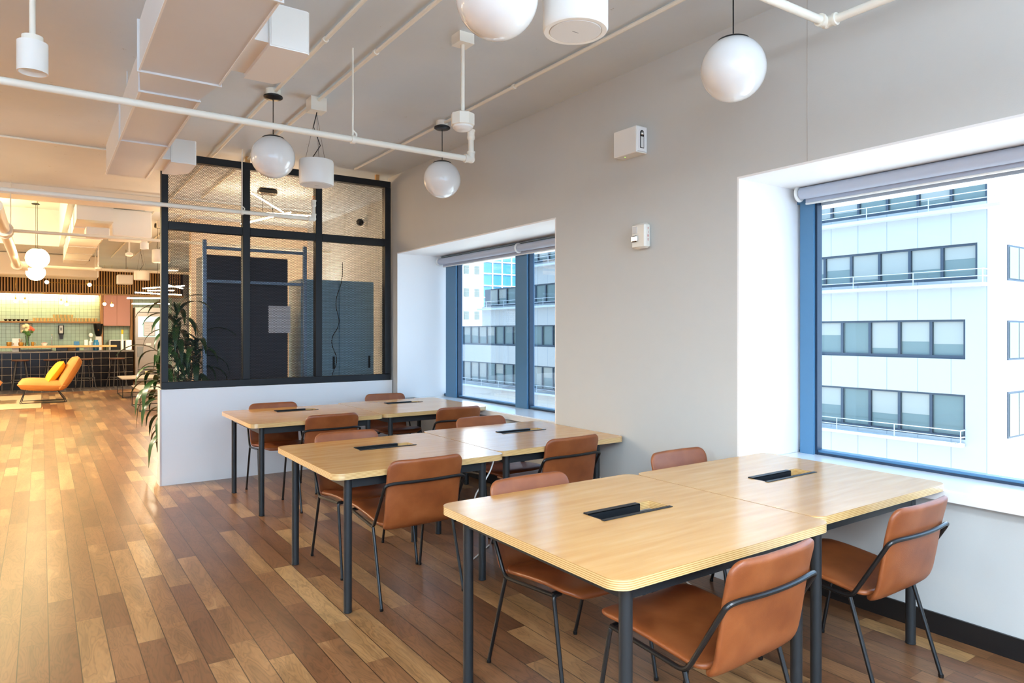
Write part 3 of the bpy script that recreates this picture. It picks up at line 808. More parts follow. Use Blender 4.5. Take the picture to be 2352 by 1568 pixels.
# ------------------------------------------------------------------ air ducts
t = thing('air_duct', 'large white rectangular air duct with a tapered joint running overhead', 'duct', (0.58, 3.9, 2.75))
d = MB()
def ring(y, x0, x1, z0, z1):
    return [(x0 - 0.58, y - 3.9, z0 - 2.75), (x1 - 0.58, y - 3.9, z0 - 2.75), (x1 - 0.58, y - 3.9, z1 - 2.75), (x0 - 0.58, y - 3.9, z1 - 2.75)]
rs = [ring(-2.0, 0.400, 0.775, 2.75, 2.99), ring(3.84, 0.400, 0.775, 2.75, 2.99), ring(4.16, 0.438, 0.726, 2.75, 2.99), ring(6.53, 0.440, 0.737, 2.75, 2.99)]
vs = [p for r_ in rs for p in r_]; fs = [(0, 3, 2, 1), (12, 13, 14, 15)]
for i in range(3):
    for j in range(4): fs.append((4 * i + j, 4 * i + (j + 1) % 4, 4 * i + 4 + (j + 1) % 4, 4 * i + 4 + j))
d.add(vs, fs); d.build('duct_body', MDUCT, t, smooth=False)
for y, x0, x1 in ((1.6, 0.400, 0.775), (2.72, 0.400, 0.775), (3.84, 0.400, 0.775), (4.16, 0.438, 0.726), (5.30, 0.439, 0.732)):
    e = 0.010; f = MB()
    a, b_, c, d_ = x0 - 0.58 - e, x1 - 0.58 + e, -e, 0.24 + e; yy = y - 3.9
    f.box(a, b_, yy - 0.006, yy + 0.006, c, 0); f.box(a, b_, yy - 0.006, yy + 0.006, 0.24, d_)
    f.box(a, a + e, yy - 0.0055, yy + 0.0055, 0.0, 0.24); f.box(b_ - e, b_, yy - 0.0055, yy + 0.0055, 0.0, 0.24)
    f.build('flange', MDUCT, t, smooth=False)
    for xx in (a + 0.05, b_ - 0.05):
        MB().tube([(xx, yy, d_), (xx, yy, ZC - 2.75)], 0.004, 6).build('hanger_rod', MDUCT, t)
MB().box(-0.184, -0.176, -5.9, -0.07, -0.006, 0.0).box(0.187, 0.195, -5.9, -0.07, -0.006, 0.0).box(-0.148, -0.136, 0.26, 2.63, -0.008, 0.0).box(0.148, 0.160, 0.26, 2.63, -0.008, 0.0).build('corner_seam', MTRIM, t, smooth=False)
def outlet(label, x0, x1, y0, y1, z0, z1, cut):
    t = thing('duct_outlet_box', label, 'air outlet', ((x0 + x1) / 2, (y0 + y1) / 2, z0))
    a, b_, c, d_ = -(x1 - x0) / 2, (x1 - x0) / 2, -(y1 - y0) / 2, (y1 - y0) / 2
    MB().prism([(a, c), (b_ - 0.01, c), (b_, c + 0.01), (b_, d_ - cut), (b_ - cut * 0.6, d_), (a, d_)], 0, z1 - z0).build('box', MTRIM, t, smooth=False)
    MB().box(a - 0.10, a, c + 0.02, d_ - 0.02, 0.02, z1 - z0 - 0.02).build('neck', MTRIM, t, smooth=False)
    MB().box(a + 0.006, b_ - 0.012, c - 0.003, c, 0.006, z1 - z0 - 0.006).build('face_plate', MWHITE, t, smooth=False)
outlet('white outlet box on the duct at the top, nearer of the two', 0.86, 1.045, 3.20, 3.69, 2.76, 2.96, 0.06)
outlet('white outlet box on the duct end by the mesh screen', 0.82, 1.0, 5.80, 6.28, 2.755, 2.94, 0.14)
t = thing('air_duct', 'long panelled white duct along the lounge ceiling above the aisle', 'duct', (0.58, 10.6, 2.93))
MB().box(-0.2, 0.22, 0, 7.0, 0, 0.27).build('duct_body', MTRIM, t, smooth=False)
for k in range(5): MB().box(-0.21, 0.23, 0.8 + 1.3 * k, 0.81 + 1.3 * k, -0.01, 0.28).build('flange', MDUCT, t, smooth=False)
t = thing('duct_outlet_box', 'white box unit on the lounge duct beyond the beam', 'air outlet', (1.0, 11.0, 2.72))
MB().bbox(-0.2, 0.28, -0.2, 0.5, 0.05, 0.42, 0.01).build('box', MTRIM, t, smooth=False)
MB().bbox(-0.52, -0.25, -0.5, -0.1, 0.0, 0.11, 0.01).build('diffuser', MWHITE, t)

# ------------------------------------------------------------------ things on the pillar wall
def text(parent, name, s, size, loc, rot, m):
    cu = bpy.data.curves.new(name, 'FONT'); cu.body = s; cu.size = size; cu.align_x = 'CENTER'; cu.align_y = 'CENTER'; cu.extrude = 0.0004
    cu.materials.append(m)
    tmp = bpy.data.objects.new(name, cu); me = bpy.data.meshes.new_from_object(tmp); bpy.data.objects.remove(tmp)
    o = bpy.data.objects.new(name, me); C.objects.link(o); o.parent = parent; o.location = loc; o.rotation_euler = rot
    return o
t = thing('emergency_light', 'white wall box with a small lamp in its side, high on the pillar wall', 'emergency light', (W, 3.32, 2.625))
MB().bbox(-0.10, 0, -0.115, 0.10, 0.0, 0.175, 0.004).build('housing', MWHITE, t, smooth=False)
MB().bbox(-0.092, -0.008, -0.119, -0.113, 0.008, 0.167, 0.002).build('side_plate', mat('bright_plate', 'f4f4f2', 0.4), t)
MB().prism([(-0.07, 0.03), (-0.035, 0.03), (-0.035, 0.13)] + [( -0.0525 + 0.0175 * math.cos(a), 0.13 + 0.0175 * math.sin(a)) for a in (0.5, 1.0, 1.57, 2.1, 2.6)] + [(-0.07, 0.13)], -0.1215, -0.118, 'XZ').build('lamp_slot', MBLK2, t)
MB().sphere((-0.052, -0.120, 0.125), 0.013, 14, 8).build('lamp', MCHROME, t)
MB().box(-0.066, -0.040, -0.1225, -0.121, 0.034, 0.105).build('lamp_cover', MWHITE, t)
MB().lathe([(0.004, -0.003), (0.004, 0.001)], (-0.06, 0.03, 0), n=10).build('status_light', mat('green_led', '9fd060', 0.4, emit='a8e060', estr=1.0), t)
t = thing('fire_strobe', 'white fire alarm strobe with a clear lamp and red lettering', 'fire alarm', (W, 3.235, 2.00))
MB().bbox(-0.055, -0.0, -0.065, 0.065, 0, 0.165, 0.012).build('housing', mat('ivory_plastic', 'eceae0', 0.4), t)
MB().bbox(-0.068, -0.053, 0.0, 0.055, 0.045, 0.085, 0.006).build('strobe_lens', MCHROME, t)
MB().bbox(-0.058, -0.054, 0.008, 0.05, 0.10, 0.145, 0.002).build('sounder_grille', MGRILL, t)
for i, chh in enumerate('FIRE'):
    text(t, 'letter', chh, 0.022, (-0.0275, -0.0656, 0.127 - 0.024 * i), (PI / 2, 0, 0), MRED)
t = thing('wall_socket', 'black power outlet box low on the pillar behind the middle table', 'outlet', (W, 3.44, 0.30))
MB().bbox(-0.035, 0, -0.06, 0.05, -0.13, 0.07, 0.004).build('box', MBLK2, t)
def cable(label, pts):
    t = thing('power_cable', label, 'cable', pts[0]); o = Vector(pts[0])
    MB().tube(fillet([Vector(p) - o for p in pts], 0.08, 6), 0.0045, 8).build('cord', MWHITE, t)
cable('white cable hanging from the seam of the middle tables beside a dark leg', [(2.265, 3.47, 0.70), (2.24, 3.47, 0.62), (2.19, 3.47, 0.55), (2.13, 3.48, 0.48), (2.125, 3.52, 0.2), (2.14, 3.62, 0.0055), (2.5, 3.9, 0.0055)])
cable('white cable lying on the floor under the foremost tables', [(3.28, 3.05, 0.0055), (3.25, 2.85, 0.0055), (3.12, 2.76, 0.0055), (3.05, 2.64, 0.0055), (3.0, 2.3, 0.0055)])
cable('short white cable curving to the black box on the pillar', [(2.95, 4.0, 0.66), (3.15, 3.75, 0.56), (3.26, 3.67, 0.47), (3.268, 3.60, 0.36), (3.262, 3.50, 0.33)])
struct('trim_6', MB().box(W - 0.0015, W, 2.058, 2.062, RT, ZC), mat('wall_joint', 'b3afa9', 0.7), smooth=False)
# ------------------------------------------------------------------ storage area behind the screen
struct('wall_storage', MB().box(1.92, 3.75, 11.6, 11.75, 0, ZC), mat('peach_paint', 'e6cdb2', 0.6))
t = thing('tall_cabinet', 'tall dark cabinet behind the screen with a paper notice on its door', 'cabinet', (1.95, 8.35, 0))
MB().bbox(-0.47, 0.42, -0.30, 0.25, 0, 2.30, 0.006).build('body', mat('charcoal_laminate', '3a3338', 0.5), t)
MB().box(-0.46, -0.02, -0.315, -0.30, 0.03, 2.27).build('door', mat('charcoal_door', '39353d', 0.45), t, smooth=False)
MB().box(-0.01, 0.41, -0.315, -0.30, 0.03, 2.27).build('door', mat('charcoal_door', '39353d', 0.45), t, smooth=False)
t2 = thing('paper_notice', 'blank white paper notice taped to the dark cabinet door', 'notice', (2.27, 8.03, 1.44))
MB().box(-0.125, 0.125, 0, 0.003, 0, 0.31).build('sheet', mat('paper', 'e8e8ee', 0.7), t2)
t = thing('clothes_rack', 'pale metal rack frame around the dark cabinet behind the screen', 'rack', (2.0, 7.9, 0))
MR = mat('pale_blue_steel', '8aa0b8', 0.4, metal=0.4)
for x in (-0.56, 0.52):
    MB().bbox(x - 0.02, x + 0.02, -0.02, 0.02, 0, 2.44, 0.003).build('upright', MR, t)
    MB().bbox(x - 0.02, x + 0.02, -0.2, 0.2, 0, 0.03, 0.003).build('foot', MR, t)
for z in (1.98, 2.34):
    MB().bbox(-0.54, 0.50, -0.012, 0.012, z, z + 0.035, 0.003).build('crossbar', MR, t)
t = thing('locker_cabinet', 'blue-grey two door metal locker behind the right of the screen', 'locker', (3.0, 8.35, 0))
ML = mat('blue_grey_steel', '93bbd4', 0.45)
MB().bbox(-0.46, 0.46, -0.25, 0.25, 0, 2.08, 0.005).build('body', ML, t)
for x0, x1 in ((-0.45, 0.0), (0.01, 0.45)):
    dr = MB().bbox(x0, x1, -0.268, -0.25, 0.06, 2.05, 0.004).build('door', ML, t)
    MB().box(x0 + 0.37, x0 + 0.39, -0.285, -0.268, 1.0, 1.15).build('handle', MBLK2, dr)
t = thing('hanging_cord', 'thin dark cord dangling in front of the blue-grey locker', 'cord', (3.03, 8.05, 2.3))
MB().tube(fillet([(0.0, 0, 0), (0.0, 0, -0.22), (-0.10, 0, -0.5), (-0.02, 0, -0.75), (-0.16, 0, -0.95), (-0.05, 0, -1.2), (-0.15, 0, -1.4), (-0.02, 0, -1.7)], 0.2, 6), 0.004, 6).build('cord', MBLK2, t)
t = thing('security_camera', 'small dark dome camera on the wall seen through the upper right panel', 'camera', (3.75, 9.05, 2.98))
MB().lathe([(0.07, 0), (0.07, -0.04), (0.05, -0.05)], n=24, axis='X').build('base', MWHITE, t)
MB().sphere((-0.09, 0, 0), 0.05, 20, 12).build('dome', MBLK2, t)
MLED = mat('led_tube', 'fff0d8', 0.4, emit='ffd09a', estr=60.0)
def led_group(label, x, y, z, bars):
    t = thing('linear_chandelier', label, 'chandelier', (x, y, z))
    for p, q in bars: MB().tube([p, q], 0.009, 8).build('light_tube', MLED, t)
    MB().bbox(-0.10, 0.12, -0.06, 0.06, ZC - z - 0.07, ZC - z, 0.015).build('driver_box', MBLK2, t)
    MB().tube([(-0.05, 0, 0.08), (-0.05, 0, ZC - z - 0.06)], 0.003, 6).build('cable', MBLK2, t)
    MB().tube([(0.08, 0, 0.06), (0.06, 0, ZC - z - 0.06)], 0.003, 6).build('cable', MBLK2, t)
    return t
led_group('crossed LED tube chandelier glowing behind the centre of the screen', 2.30, 8.7, 2.86,
          [((-0.18, 0, 0.29), (0.22, 0.05, 0.10)), ((-0.55, 0.1, 0.06), (0.56, 0, 0.08)), ((-0.30, 0, -0.10), (0.33, 0.1, 0.12))])
led_group('stacked LED tube chandelier beside the screen post over the coffee tables', 1.62, 12.5, 2.02,
          [((-0.49, 0, -0.03), (0.10, 0.1, -0.01)), ((-0.38, 0, 0.065), (0.32, 0.1, 0.05)), ((-0.26, 0.1, 0.14), (0.35, 0, 0.20)), ((-0.2, 0, 0.10), (0.2, 0.05, 0.12)), ((-0.4, 0.2, -0.11), (0.12, 0, -0.11)), ((0.0, 0, 0.22), (0.34, 0.1, 0.16))])

# ------------------------------------------------------------------ lounge
MGLOW = mat('lit_opal_glass', 'fff2da', 0.3, emit='ffd9a0', estr=16.0)
globe('lit globe pendant over the lounge, the upper of the two glowing at the left', -0.05, 13.0, 2.60, r=0.16, zc=ZC + 0.75, m=MGLOW)
globe('lit globe pendant over the lounge, the lower of the two glowing at the left', -0.09, 16.05, 2.60, r=0.16, zc=ZC + 0.75, m=MGLOW)
globe('added unseen lit globe pendant over the seating beyond the left edge of the picture', -1.6, 10.5, 2.60, r=0.16, m=MGLOW)  # this globe and the next are added out of view to warm the floor
globe('added unseen lit globe pendant over the aisle beyond the left edge of the picture', -2.0, 6.5, 2.60, r=0.16, m=MGLOW)
MOR = mat('orange_suede', 'c8823c', 0.75, var=0.08, vscale=6, bump=0.2, bscale=120)
MYE = mat('yellow_velvet', 'e8a812', 0.7, var=0.08, vscale=7)
def cushion(mb, w_, l_, h_, mtx, puff=0.5):
    n = 14; vs = []; fs = []
    for sgn in (1, -1):
        for i in range(n + 1):
            for j in range(n + 1):
                u = -1 + 2 * i / n; v = -1 + 2 * j / n
                e = (1 - abs(u) ** 3.5) ** puff * (1 - abs(v) ** 3.5) ** puff
                k = 1 - 0.05 * (1 - abs(u)) * abs(v) ** 2 - 0.05 * (1 - abs(v)) * abs(u) ** 2
                vs.append(mtx @ Vector((u * w_ / 2 * k, v * l_ / 2 * k, sgn * (e * h_ / 2 + 0.002))))
    for q in (0, 1):
        o = q * (n + 1) ** 2
        for i in range(n):
            for j in range(n):
                a = o + i * (n + 1) + j
                fs.append((a, a + 1, a + n + 2, a + n + 1) if q else (a, a + n + 1, a + n + 2, a + 1))
    m = (n + 1) ** 2
    edge = [i * (n + 1) for i in range(n + 1)] + [n * (n + 1) + j for j in range(1, n + 1)] + [i * (n + 1) + n for i in range(n - 1, -1, -1)] + [j for j in range(n - 1, 0, -1)]
    for a, b_ in zip(edge, edge[1:] + edge[:1]): fs.append((a, b_, b_ + m, a + m))
    mb.add([tuple(p) for p in vs], fs); return mb
def slipper_chair(label, x, y, rz, group=None):
    t = thing('slipper_chair', label, 'armchair', (x, y, 0), rz, group)
    T_ = Matrix.Translation; R_ = Matrix.Rotation
    cushion(MB(), 0.84, 0.80, 0.25, T_((0.0, 0, 0.37)) @ R_(math.radians(4), 4, 'Y'), 0.28).build('seat_cushion', MOR, t, ang=70)
    cushion(MB(), 0.74, 0.80, 0.24, T_((0.46, 0, 0.60)) @ R_(math.radians(-62), 4, 'Y'), 0.28).build('back_cushion', MOR, t, ang=70)
    for sy in (-0.30, -0.24, 0.24, 0.30):
        k = 0.03 if abs(sy) < 0.28 else 0.0
        MB().tube(fillet([(-0.28, sy, 0.29), (-0.38 + k, sy * 1.1, 0.015), (0.42 - k, sy * 1.1, 0.015), (0.24, sy, 0.27)], 0.03, 4), 0.007, 8).build('sled_leg', MBLK2, t)
    MB().tube([(-0.25, -0.30, 0.28), (-0.25, 0.30, 0.28)], 0.007, 8).tube([(0.24, -0.30, 0.265), (0.24, 0.30, 0.265)], 0.007, 8).tube([(0.30, -0.30, 0.30), (0.62, -0.30, 0.88)], 0.007, 8).tube([(0.30, 0.30, 0.30), (0.62, 0.30, 0.88)], 0.007, 8).build('frame', MBLK2, t)
    return t
a = slipper_chair('orange suede slipper chair on wire sled legs in front of the black tiled bar', 0.02, 17.1, 0.0)
t = thing('throw_cushion', 'yellow cushion leaning on the orange slipper chair', 'cushion', (0.24, 17.0, 0.62), 0)
cushion(MB(), 0.52, 0.50, 0.20, Matrix.Rotation(math.radians(-56), 4, 'Y')).build('cover', MYE, t, ang=70)
slipper_chair('orange chair cut by the left edge, turned away from the bar', -1.08, 17.3, PI)
t = thing('rug', 'pale flat woven rug under the orange chair', 'rug', (-1.3, 17.4, 0))
MB().bbox(-1.3, 1.3, -1.62, 1.66, 0.001, 0.013, 0.004).build('pile', mat('pale_wool', 'a08a66', 0.9, var=0.08, vscale=30), t)
MCT = mat('taupe_top', '9a8a78', 0.4)
def coffee(label, x, y, wx, wy, h_):
    t = thing('coffee_table', label, 'coffee table', (x, y, 0))
    MB().bbox(-wx, wx, -wy, wy, h_ - 0.02, h_, 0.003).build('table_top', MCT, t)
    r = 0.007
    for sx in (-1, 1):
        for sy in (-1, 1): MB().box(sx * (wx - 0.01) - r, sx * (wx - 0.01) + r, sy * (wy - 0.01) - r, sy * (wy - 0.01) + r, 0, h_ - 0.02).build('leg', MBLK2, t, smooth=False)
    for sy in (-1, 1): MB().box(-wx, wx, sy * (wy - 0.01) - r, sy * (wy - 0.01) + r, 0.01, 0.024).build('floor_rail', MBLK2, t, smooth=False)
    for sx in (-1, 1): MB().box(sx * (wx - 0.01) - r, sx * (wx - 0.01) + r, -wy, wy, 0.01, 0.024).build('floor_rail', MBLK2, t, smooth=False)
    return t
coffee('taller wire framed coffee table with a paper cup, nearer the bar', 1.95, 17.80, 0.49, 0.62, 0.42)
coffee('lower wire framed coffee table half hidden by the plant', 1.92, 14.65, 0.46, 0.66, 0.40)
t = thing('paper_cup', 'cream paper cup standing on the taller coffee table', 'cup', (1.99, 17.6, 0.42))
MB().lathe([(0.032, 0), (0.043, 0.13), (0.045, 0.133), (0.041, 0.13), (0.030, 0.006), (0.001, 0.006)], n=20).build('cup', mat('kraft_cup', 'e3c79a', 0.6), t)

# ------------------------------------------------------------------ plant beside the partition end
def plant(label, x, y):
    t = thing('potted_dracaena', label, 'plant', (x, y, 0))
    MB().lathe([(0.11, 0), (0.115, 0.01), (0.15, 0.30), (0.16, 0.30), (0.16, 0.34), (0.145, 0.34), (0.14, 0.31), (0.001, 0.30)], n=32).build('pot', mat('terracotta', 'b86a42', 0.7, var=0.06), t)
    MB().lathe([(0.138, 0.305), (0.001, 0.318)], n=24).build('soil', mat('soil', '2c2018', 0.95), t)
    canes = [((0.02, 0.0), (0.02, 0.02), 1.58), ((-0.04, 0.03), (-0.12, 0.0), 1.12), ((0.03, -0.04), (-0.04, -0.08), 0.66), ((0.0, 0.05), (0.20, 0.02), 1.22)]
    MC = mat('cane_bark', '7d6a4c', 0.8); ML_ = mat('dracaena_leaf', '25481f', 0.35, var=0.35, vscale=3)
    rnd = random.Random(11); lf = MB()
    for (ax, ay), (bx, by), h_ in canes:
        MB().tube([(ax, ay, 0.3), ((ax + bx) / 2 + 0.01, (ay + by) / 2, h_ * 0.55), (bx, by, h_)], [0.016, 0.014, 0.012], 10).build('cane', MC, t)
        for k in range(34):
            a = k * 2.4 + rnd.uniform(-0.3, 0.3); z = h_ + 0.12 - 0.011 * k * 1.4
            L_ = rnd.uniform(0.34, 0.52); up = rnd.uniform(0.35, 1.0) * (1 - k / 50)
            dx, dy = math.cos(a), math.sin(a); n = 9; vs = []; px, pz = 0.0, 0.0; ang = up * 1.2
            for i in range(n + 1):
                s_ = i / n; wd = 0.033 * math.sin(PI * min(1, 0.10 + 0.9 * s_) ** 0.8) + 0.002
                cx, cy, cz = bx + dx * px, by + dy * px, z + pz
                vs += [(cx - dy * wd, cy + dx * wd, cz + 0.006), (cx, cy, cz - 0.003), (cx + dy * wd, cy - dx * wd, cz + 0.006)]
                px += math.cos(ang) * L_ / n; pz += math.sin(ang) * L_ / n; ang = max(-1.5, ang - (0.22 + 0.12 * (1 - up)))
            lf.add(vs, [(3 * i + j, 3 * i + j + 1, 3 * i + j + 4, 3 * i + j + 3) for i in range(n) for j in (0, 1)])
    lf.build('foliage', ML_, t, ang=60)
    return t
plant('tall potted dracaena with arching leaves behind the end of the partition', 1.16, 7.95)

# ------------------------------------------------------------------ kitchen
MBT = mat_tile('black_glazed_tile', '0d0b0c', '988674', 'XZ', 0.19, 0.028, 0.22, 0.3)
MBT.node_tree.nodes['Principled BSDF'].inputs['Specular IOR Level'].default_value = 0.2
MGT = mat_tile('sage_tile', 'b6cfb8', '6f7a62', 'XZ', 0.10, 0.05, 0.25, 0.05)
MTERR = mat('terrazzo', '6b635c', 0.35, var=0.5, vscale=60)
YF = 20.9
t = thing('bar_counter', 'long black tiled bar counter with a terrazzo top', 'bar counter', (-0.8, YF, 0))
MB().box(-4.0, 2.83, 0, 0.55, 0, 0.92).build('tiled_front', MBT, t, smooth=False)
MB().bbox(-4.0, 2.85, -0.03, 0.58, 0.92, 0.96, 0.004).build('counter_top', MTERR, t)
struct('floor_tile_strip', MB().box(-5.0, 3.3, 19.75, YF, 0, 0.004), mat_tile('dark_slate_tile', '3d3532', '8a7d70', 'XY', 0.16, 0.05, 0.4, 0.2))
t = thing('bar_shelf', 'raised pale wooden ledge along the bar', 'shelf', (-0.8, YF + 0.1, 1.05))
MB().bbox(-4.0, 2.45, -0.12, 0.16, 0.0, 0.05, 0.004).build('board', MOAK2, t)
for x in (-3.0, -1.2, 0.35, 1.2, 2.2): MB().tube([(x, 0.02, -0.09), (x, 0.02, 0)], 0.012, 10).build('bracket', MBLK2, t)
YK = 23.2
struct('wall_kitchen', MB().box(-5.0, 1.40, YK + 0.02, YK + 0.12, 0, 2.62).box(1.5, 3.3, YK + 0.02, YK + 0.12, 0, 2.62), MGT, smooth=False)
# side panels and slatted band
sl = thing('slatted_wall_band', 'band of vertical oak slats above the kitchen', 'wall cladding', (0, YK - 0.35, 2.56))
MB().box(-5.0, 3.6, 0.30, 0.34, 0.0, 0.66).build('backing', MDARKGAP, sl, smooth=False)
sb = MB(); x = -1.5
while x < 3.5:
    sb.box(x, x + 0.032, 0.22, 0.30, 0.0, 0.66); x += 0.0665
so = sb.build('slats', MOAK2, sl, smooth=False)
MB().box(-5.0, 3.6, 0.16, 0.34, -0.06, 0.0).build('bottom_rail', MOAK2, sl, smooth=False)
t = thing('led_strip', 'glowing strip light under the slatted band washing the pale green tiles', 'strip light', (-0.9, YK - 0.12, 2.485))
MB().box(-2.2, 2.25, -0.02, 0.02, 0, 0.012).build('diffuser', mat('led_strip', 'fff6d0', 0.4, emit='fff0b0', estr=40.0), t)
t = thing('oak_divider', 'tall oak panel between the tiled niche and the pink cabinets', 'panel', (1.435, YK - 0.3, 0))
MB().box(-0.03, 0.03, 0, 0.30, 0, 2.50).build('board', MKRAFT, t, smooth=False)
t = thing('oak_divider', 'tall oak panel between the pink cabinets and the steel fridge', 'panel', (2.19, YK - 0.3, 0))
MB().box(-0.03, 0.03, 0, 0.30, 0, 2.50).build('board', MKRAFT, t, smooth=False)
t = thing('oak_divider', 'oak panel on the right of the steel fridge', 'panel', (2.98, YK - 0.3, 0))
MB().box(-0.03, 0.03, 0, 0.30, 0, 2.50).build('board', MKRAFT, t, smooth=False)
t = thing('wall_shelf', 'long oak wall shelf carrying glasses in the lit niche', 'shelf', (-1.0, YK - 0.24, 1.70))
MB().bbox(-2.0, 2.40, 0, 0.25, 0, 0.045, 0.004).build('board', MKRAFT, t)
t = thing('wall_cabinet', 'pink two door wall cabinet above the side niche', 'cabinet', (1.81, YK - 0.32, 1.62))
MB().box(-0.34, 0.34, 0.02, 0.30, 0, 0.90).build('body', MKRAFT, t, smooth=False)
MPK = mat('salmon_laminate', 'd79a8a', 0.5)
for x0, x1 in ((-0.335, -0.003), (0.003, 0.335)): MB().box(x0, x1, 0.0, 0.02, 0.01, 0.895).build('door', MPK, t, smooth=False)
t = thing('base_cabinet', 'oak kitchen base units behind the bar', 'cabinet', (-0.8, YK - 0.62, 0))
MB().box(-4.0, 2.94, 0.0, 0.62, 0, 0.86).build('body', MKRAFT, t, smooth=False)
MB().box(-4.0, 2.95, -0.02, 0.62, 0.86, 0.90).build('counter_top', MTERR, t, smooth=False)
# fridge
t = thing('steel_fridge', 'tall stainless steel commercial fridge with a glass upper door', 'fridge', (2.58, YK - 0.70, 0))
MB().box(-0.34, 0.36, 0.0, 0.68, 0.02, 2.16).build('body', MSTEEL, t, smooth=False)
MB().box(-0.34, 0.36, -0.02, 0.0, 1.96, 2.16).build('header', MSTEEL, t, smooth=False)
MB().box(-0.28, 0.36, -0.024, -0.02, 2.01, 2.03).build('vent_slot', MBLK2, t, smooth=False)
dr = MB().box(-0.34, 0.36, -0.03, 0.0, 1.24, 1.94).build('upper_door', MSTEEL, t, smooth=False)
MB().box(-0.27, 0.28, -0.034, -0.03, 1.30, 1.90).build('glass', mat('lit_fridge_glass', 'bfe8dc', 0.2, emit='c8f0e4', estr=0.5), dr, smooth=False)
dr = MB().box(-0.34, 0.36, -0.03, 0.0, 0.42, 1.22).build('lower_door', MSTEEL, t, smooth=False)
MB().box(-0.29, -0.14, -0.05, -0.03, 0.72, 1.02).build('handle', MGREY, dr, smooth=False)
MB().box(-0.07, 0.07, -0.034, -0.03, 1.06, 1.12).build('badge', MWHITE, dr, smooth=False)
gr = MB().box(-0.34, 0.36, -0.03, 0.0, 0.10, 0.40).build('grille', MSTEEL, t, smooth=False)
g3 = MB()
for k in range(6): g3.box(-0.28, 0.30, -0.033, -0.03, 0.13 + 0.042 * k, 0.15 + 0.042 * k)
g3.build('louvres', MBLK2, gr, smooth=False)
t = thing('framed_notice', 'white framed notice fixed to the glass door of the fridge', 'notice', (2.60, YK - 0.745, 1.33))
MB().box(-0.15, 0.15, -0.01, 0.008, 0, 0.41).build('frame', MBLK2, t, smooth=False)
nt_ = MB(); nt_.box(-0.14, 0.14, -0.012, -0.01, 0.01, 0.40); nt_.build('paper', mat('notice_paper', 'e6e4ea', 0.6), t, smooth=False)
ln = MB()
for k in range(7): ln.box(-0.11, 0.0 + 0.02 * (k % 3), -0.0135, -0.012, 0.35 - 0.045 * k, 0.356 - 0.045 * k)
ln.box(0.05, 0.10, -0.0135, -0.012, 0.26, 0.33); ln.build('print', MGREY, t, smooth=False)
# glasses on the shelf
gl = thing('tumbler', 'amber glass tumbler in the lower row on the lit shelf', 'glass', (0, 0, 0), 0, 'tumblers in the lower row on the lit kitchen shelf')
MGL = mat('amber_glass', 'dcc68a', 0.12, coat=0.5)
MB().lathe([(0.026, 0), (0.036, 0.095), (0.033, 0.095), (0.024, 0.008), (0.001, 0.008)], n=14).build('glass', MGL, gl)
ORD = ('first', 'second', 'third', 'fourth', 'fifth', 'sixth', 'seventh', 'eighth', 'ninth', 'tenth', 'eleventh', 'twelfth', 'thirteenth', 'fourteenth', 'fifteenth', 'sixteenth', 'seventeenth', 'eighteenth', 'nineteenth')
first = True; zs = 1.747
for k in range(19):
    x = -0.17 + 0.0815 * k
    lb = 'amber tumbler, %s from the left in the lower row on the lit shelf' % ORD[k]
    if first: gl.location = (x, YK - 0.12, zs); gl['label'] = lb; first = False
    else: dup(gl, (x, YK - 0.12, zs), 0, lb)
for k in range(6):
    dup(gl, (0.295 + 0.0835 * k, YK - 0.12, zs + 0.0955), 0, 'amber tumbler stacked on top, %s from the left in the upper row' % ORD[k], 'tumblers stacked on the lower row')
bw = thing('black_bowl', 'small black bowl at the left end of the lit shelf', 'bowl', (0, 0, 0), 0, 'black bowls on the lit shelf')
MB().lathe([(0.02, 0), (0.045, 0.05), (0.042, 0.05), (0.018, 0.006), (0.001, 0.006)], n=16).build('bowl', MBLK2, bw)
for k in range(6):
    lb = 'small black bowl, %s from the left on the lit shelf' % ORD[k]
    if k == 0: bw.location = (-0.80, YK - 0.12, zs); bw['label'] = lb
    else: dup(bw, (-0.80 + 0.093 * k, YK - 0.12, zs), 0, lb)
# soap dispenser, framed print, tap
t = thing('soap_dispenser', 'black and white soap dispenser on the sage tiles', 'dispenser', (0.46, YK, 1.25))
MB().bbox(-0.065, 0.065, -0.09, 0.0, 0.12, 0.40, 0.02).build('housing', MBLK2, t)
MB().bbox(-0.045, 0.045, -0.097, -0.088, 0.16, 0.385, 0.008).build('front_cover', MWHITE, t)
MB().box(-0.022, 0.022, -0.099, -0.096, 0.24, 0.32).build('print', MGREY, t)
MB().prism([(-0.035, 0.0), (0.035, 0.0), (0.055, 0.13), (-0.055, 0.13)], -0.08, -0.01, 'XZ').build('nozzle', MBLK2, t)
t = thing('framed_print', 'grey framed sheet on the sage tiles behind the flowers', 'notice', (-0.35, YK, 1.42))
MB().box(-0.14, 0.14, -0.01, 0.015, 0, 0.27).build('frame', MBLK2, t, smooth=False)
MB().box(-0.13, 0.13, -0.012, -0.01, 0.01, 0.26).build('sheet', mat('print_sheet', 'c9c0a8', 0.6), t, smooth=False)
t = thing('kitchen_tap', 'tall chrome kitchen tap behind the bar', 'tap', (0.24, YK - 0.30, 0.90))
MB().tube(fillet([(0, 0, 0), (0, 0, 0.48), (0, -0.16, 0.48), (0, -0.16, 0.34)], 0.07, 6), 0.015, 12).build('spout', MCHROME, t)
MB().lathe([(0.03, 0), (0.03, 0.06), (0.001, 0.06)], n=16).build('base', MCHROME, t)
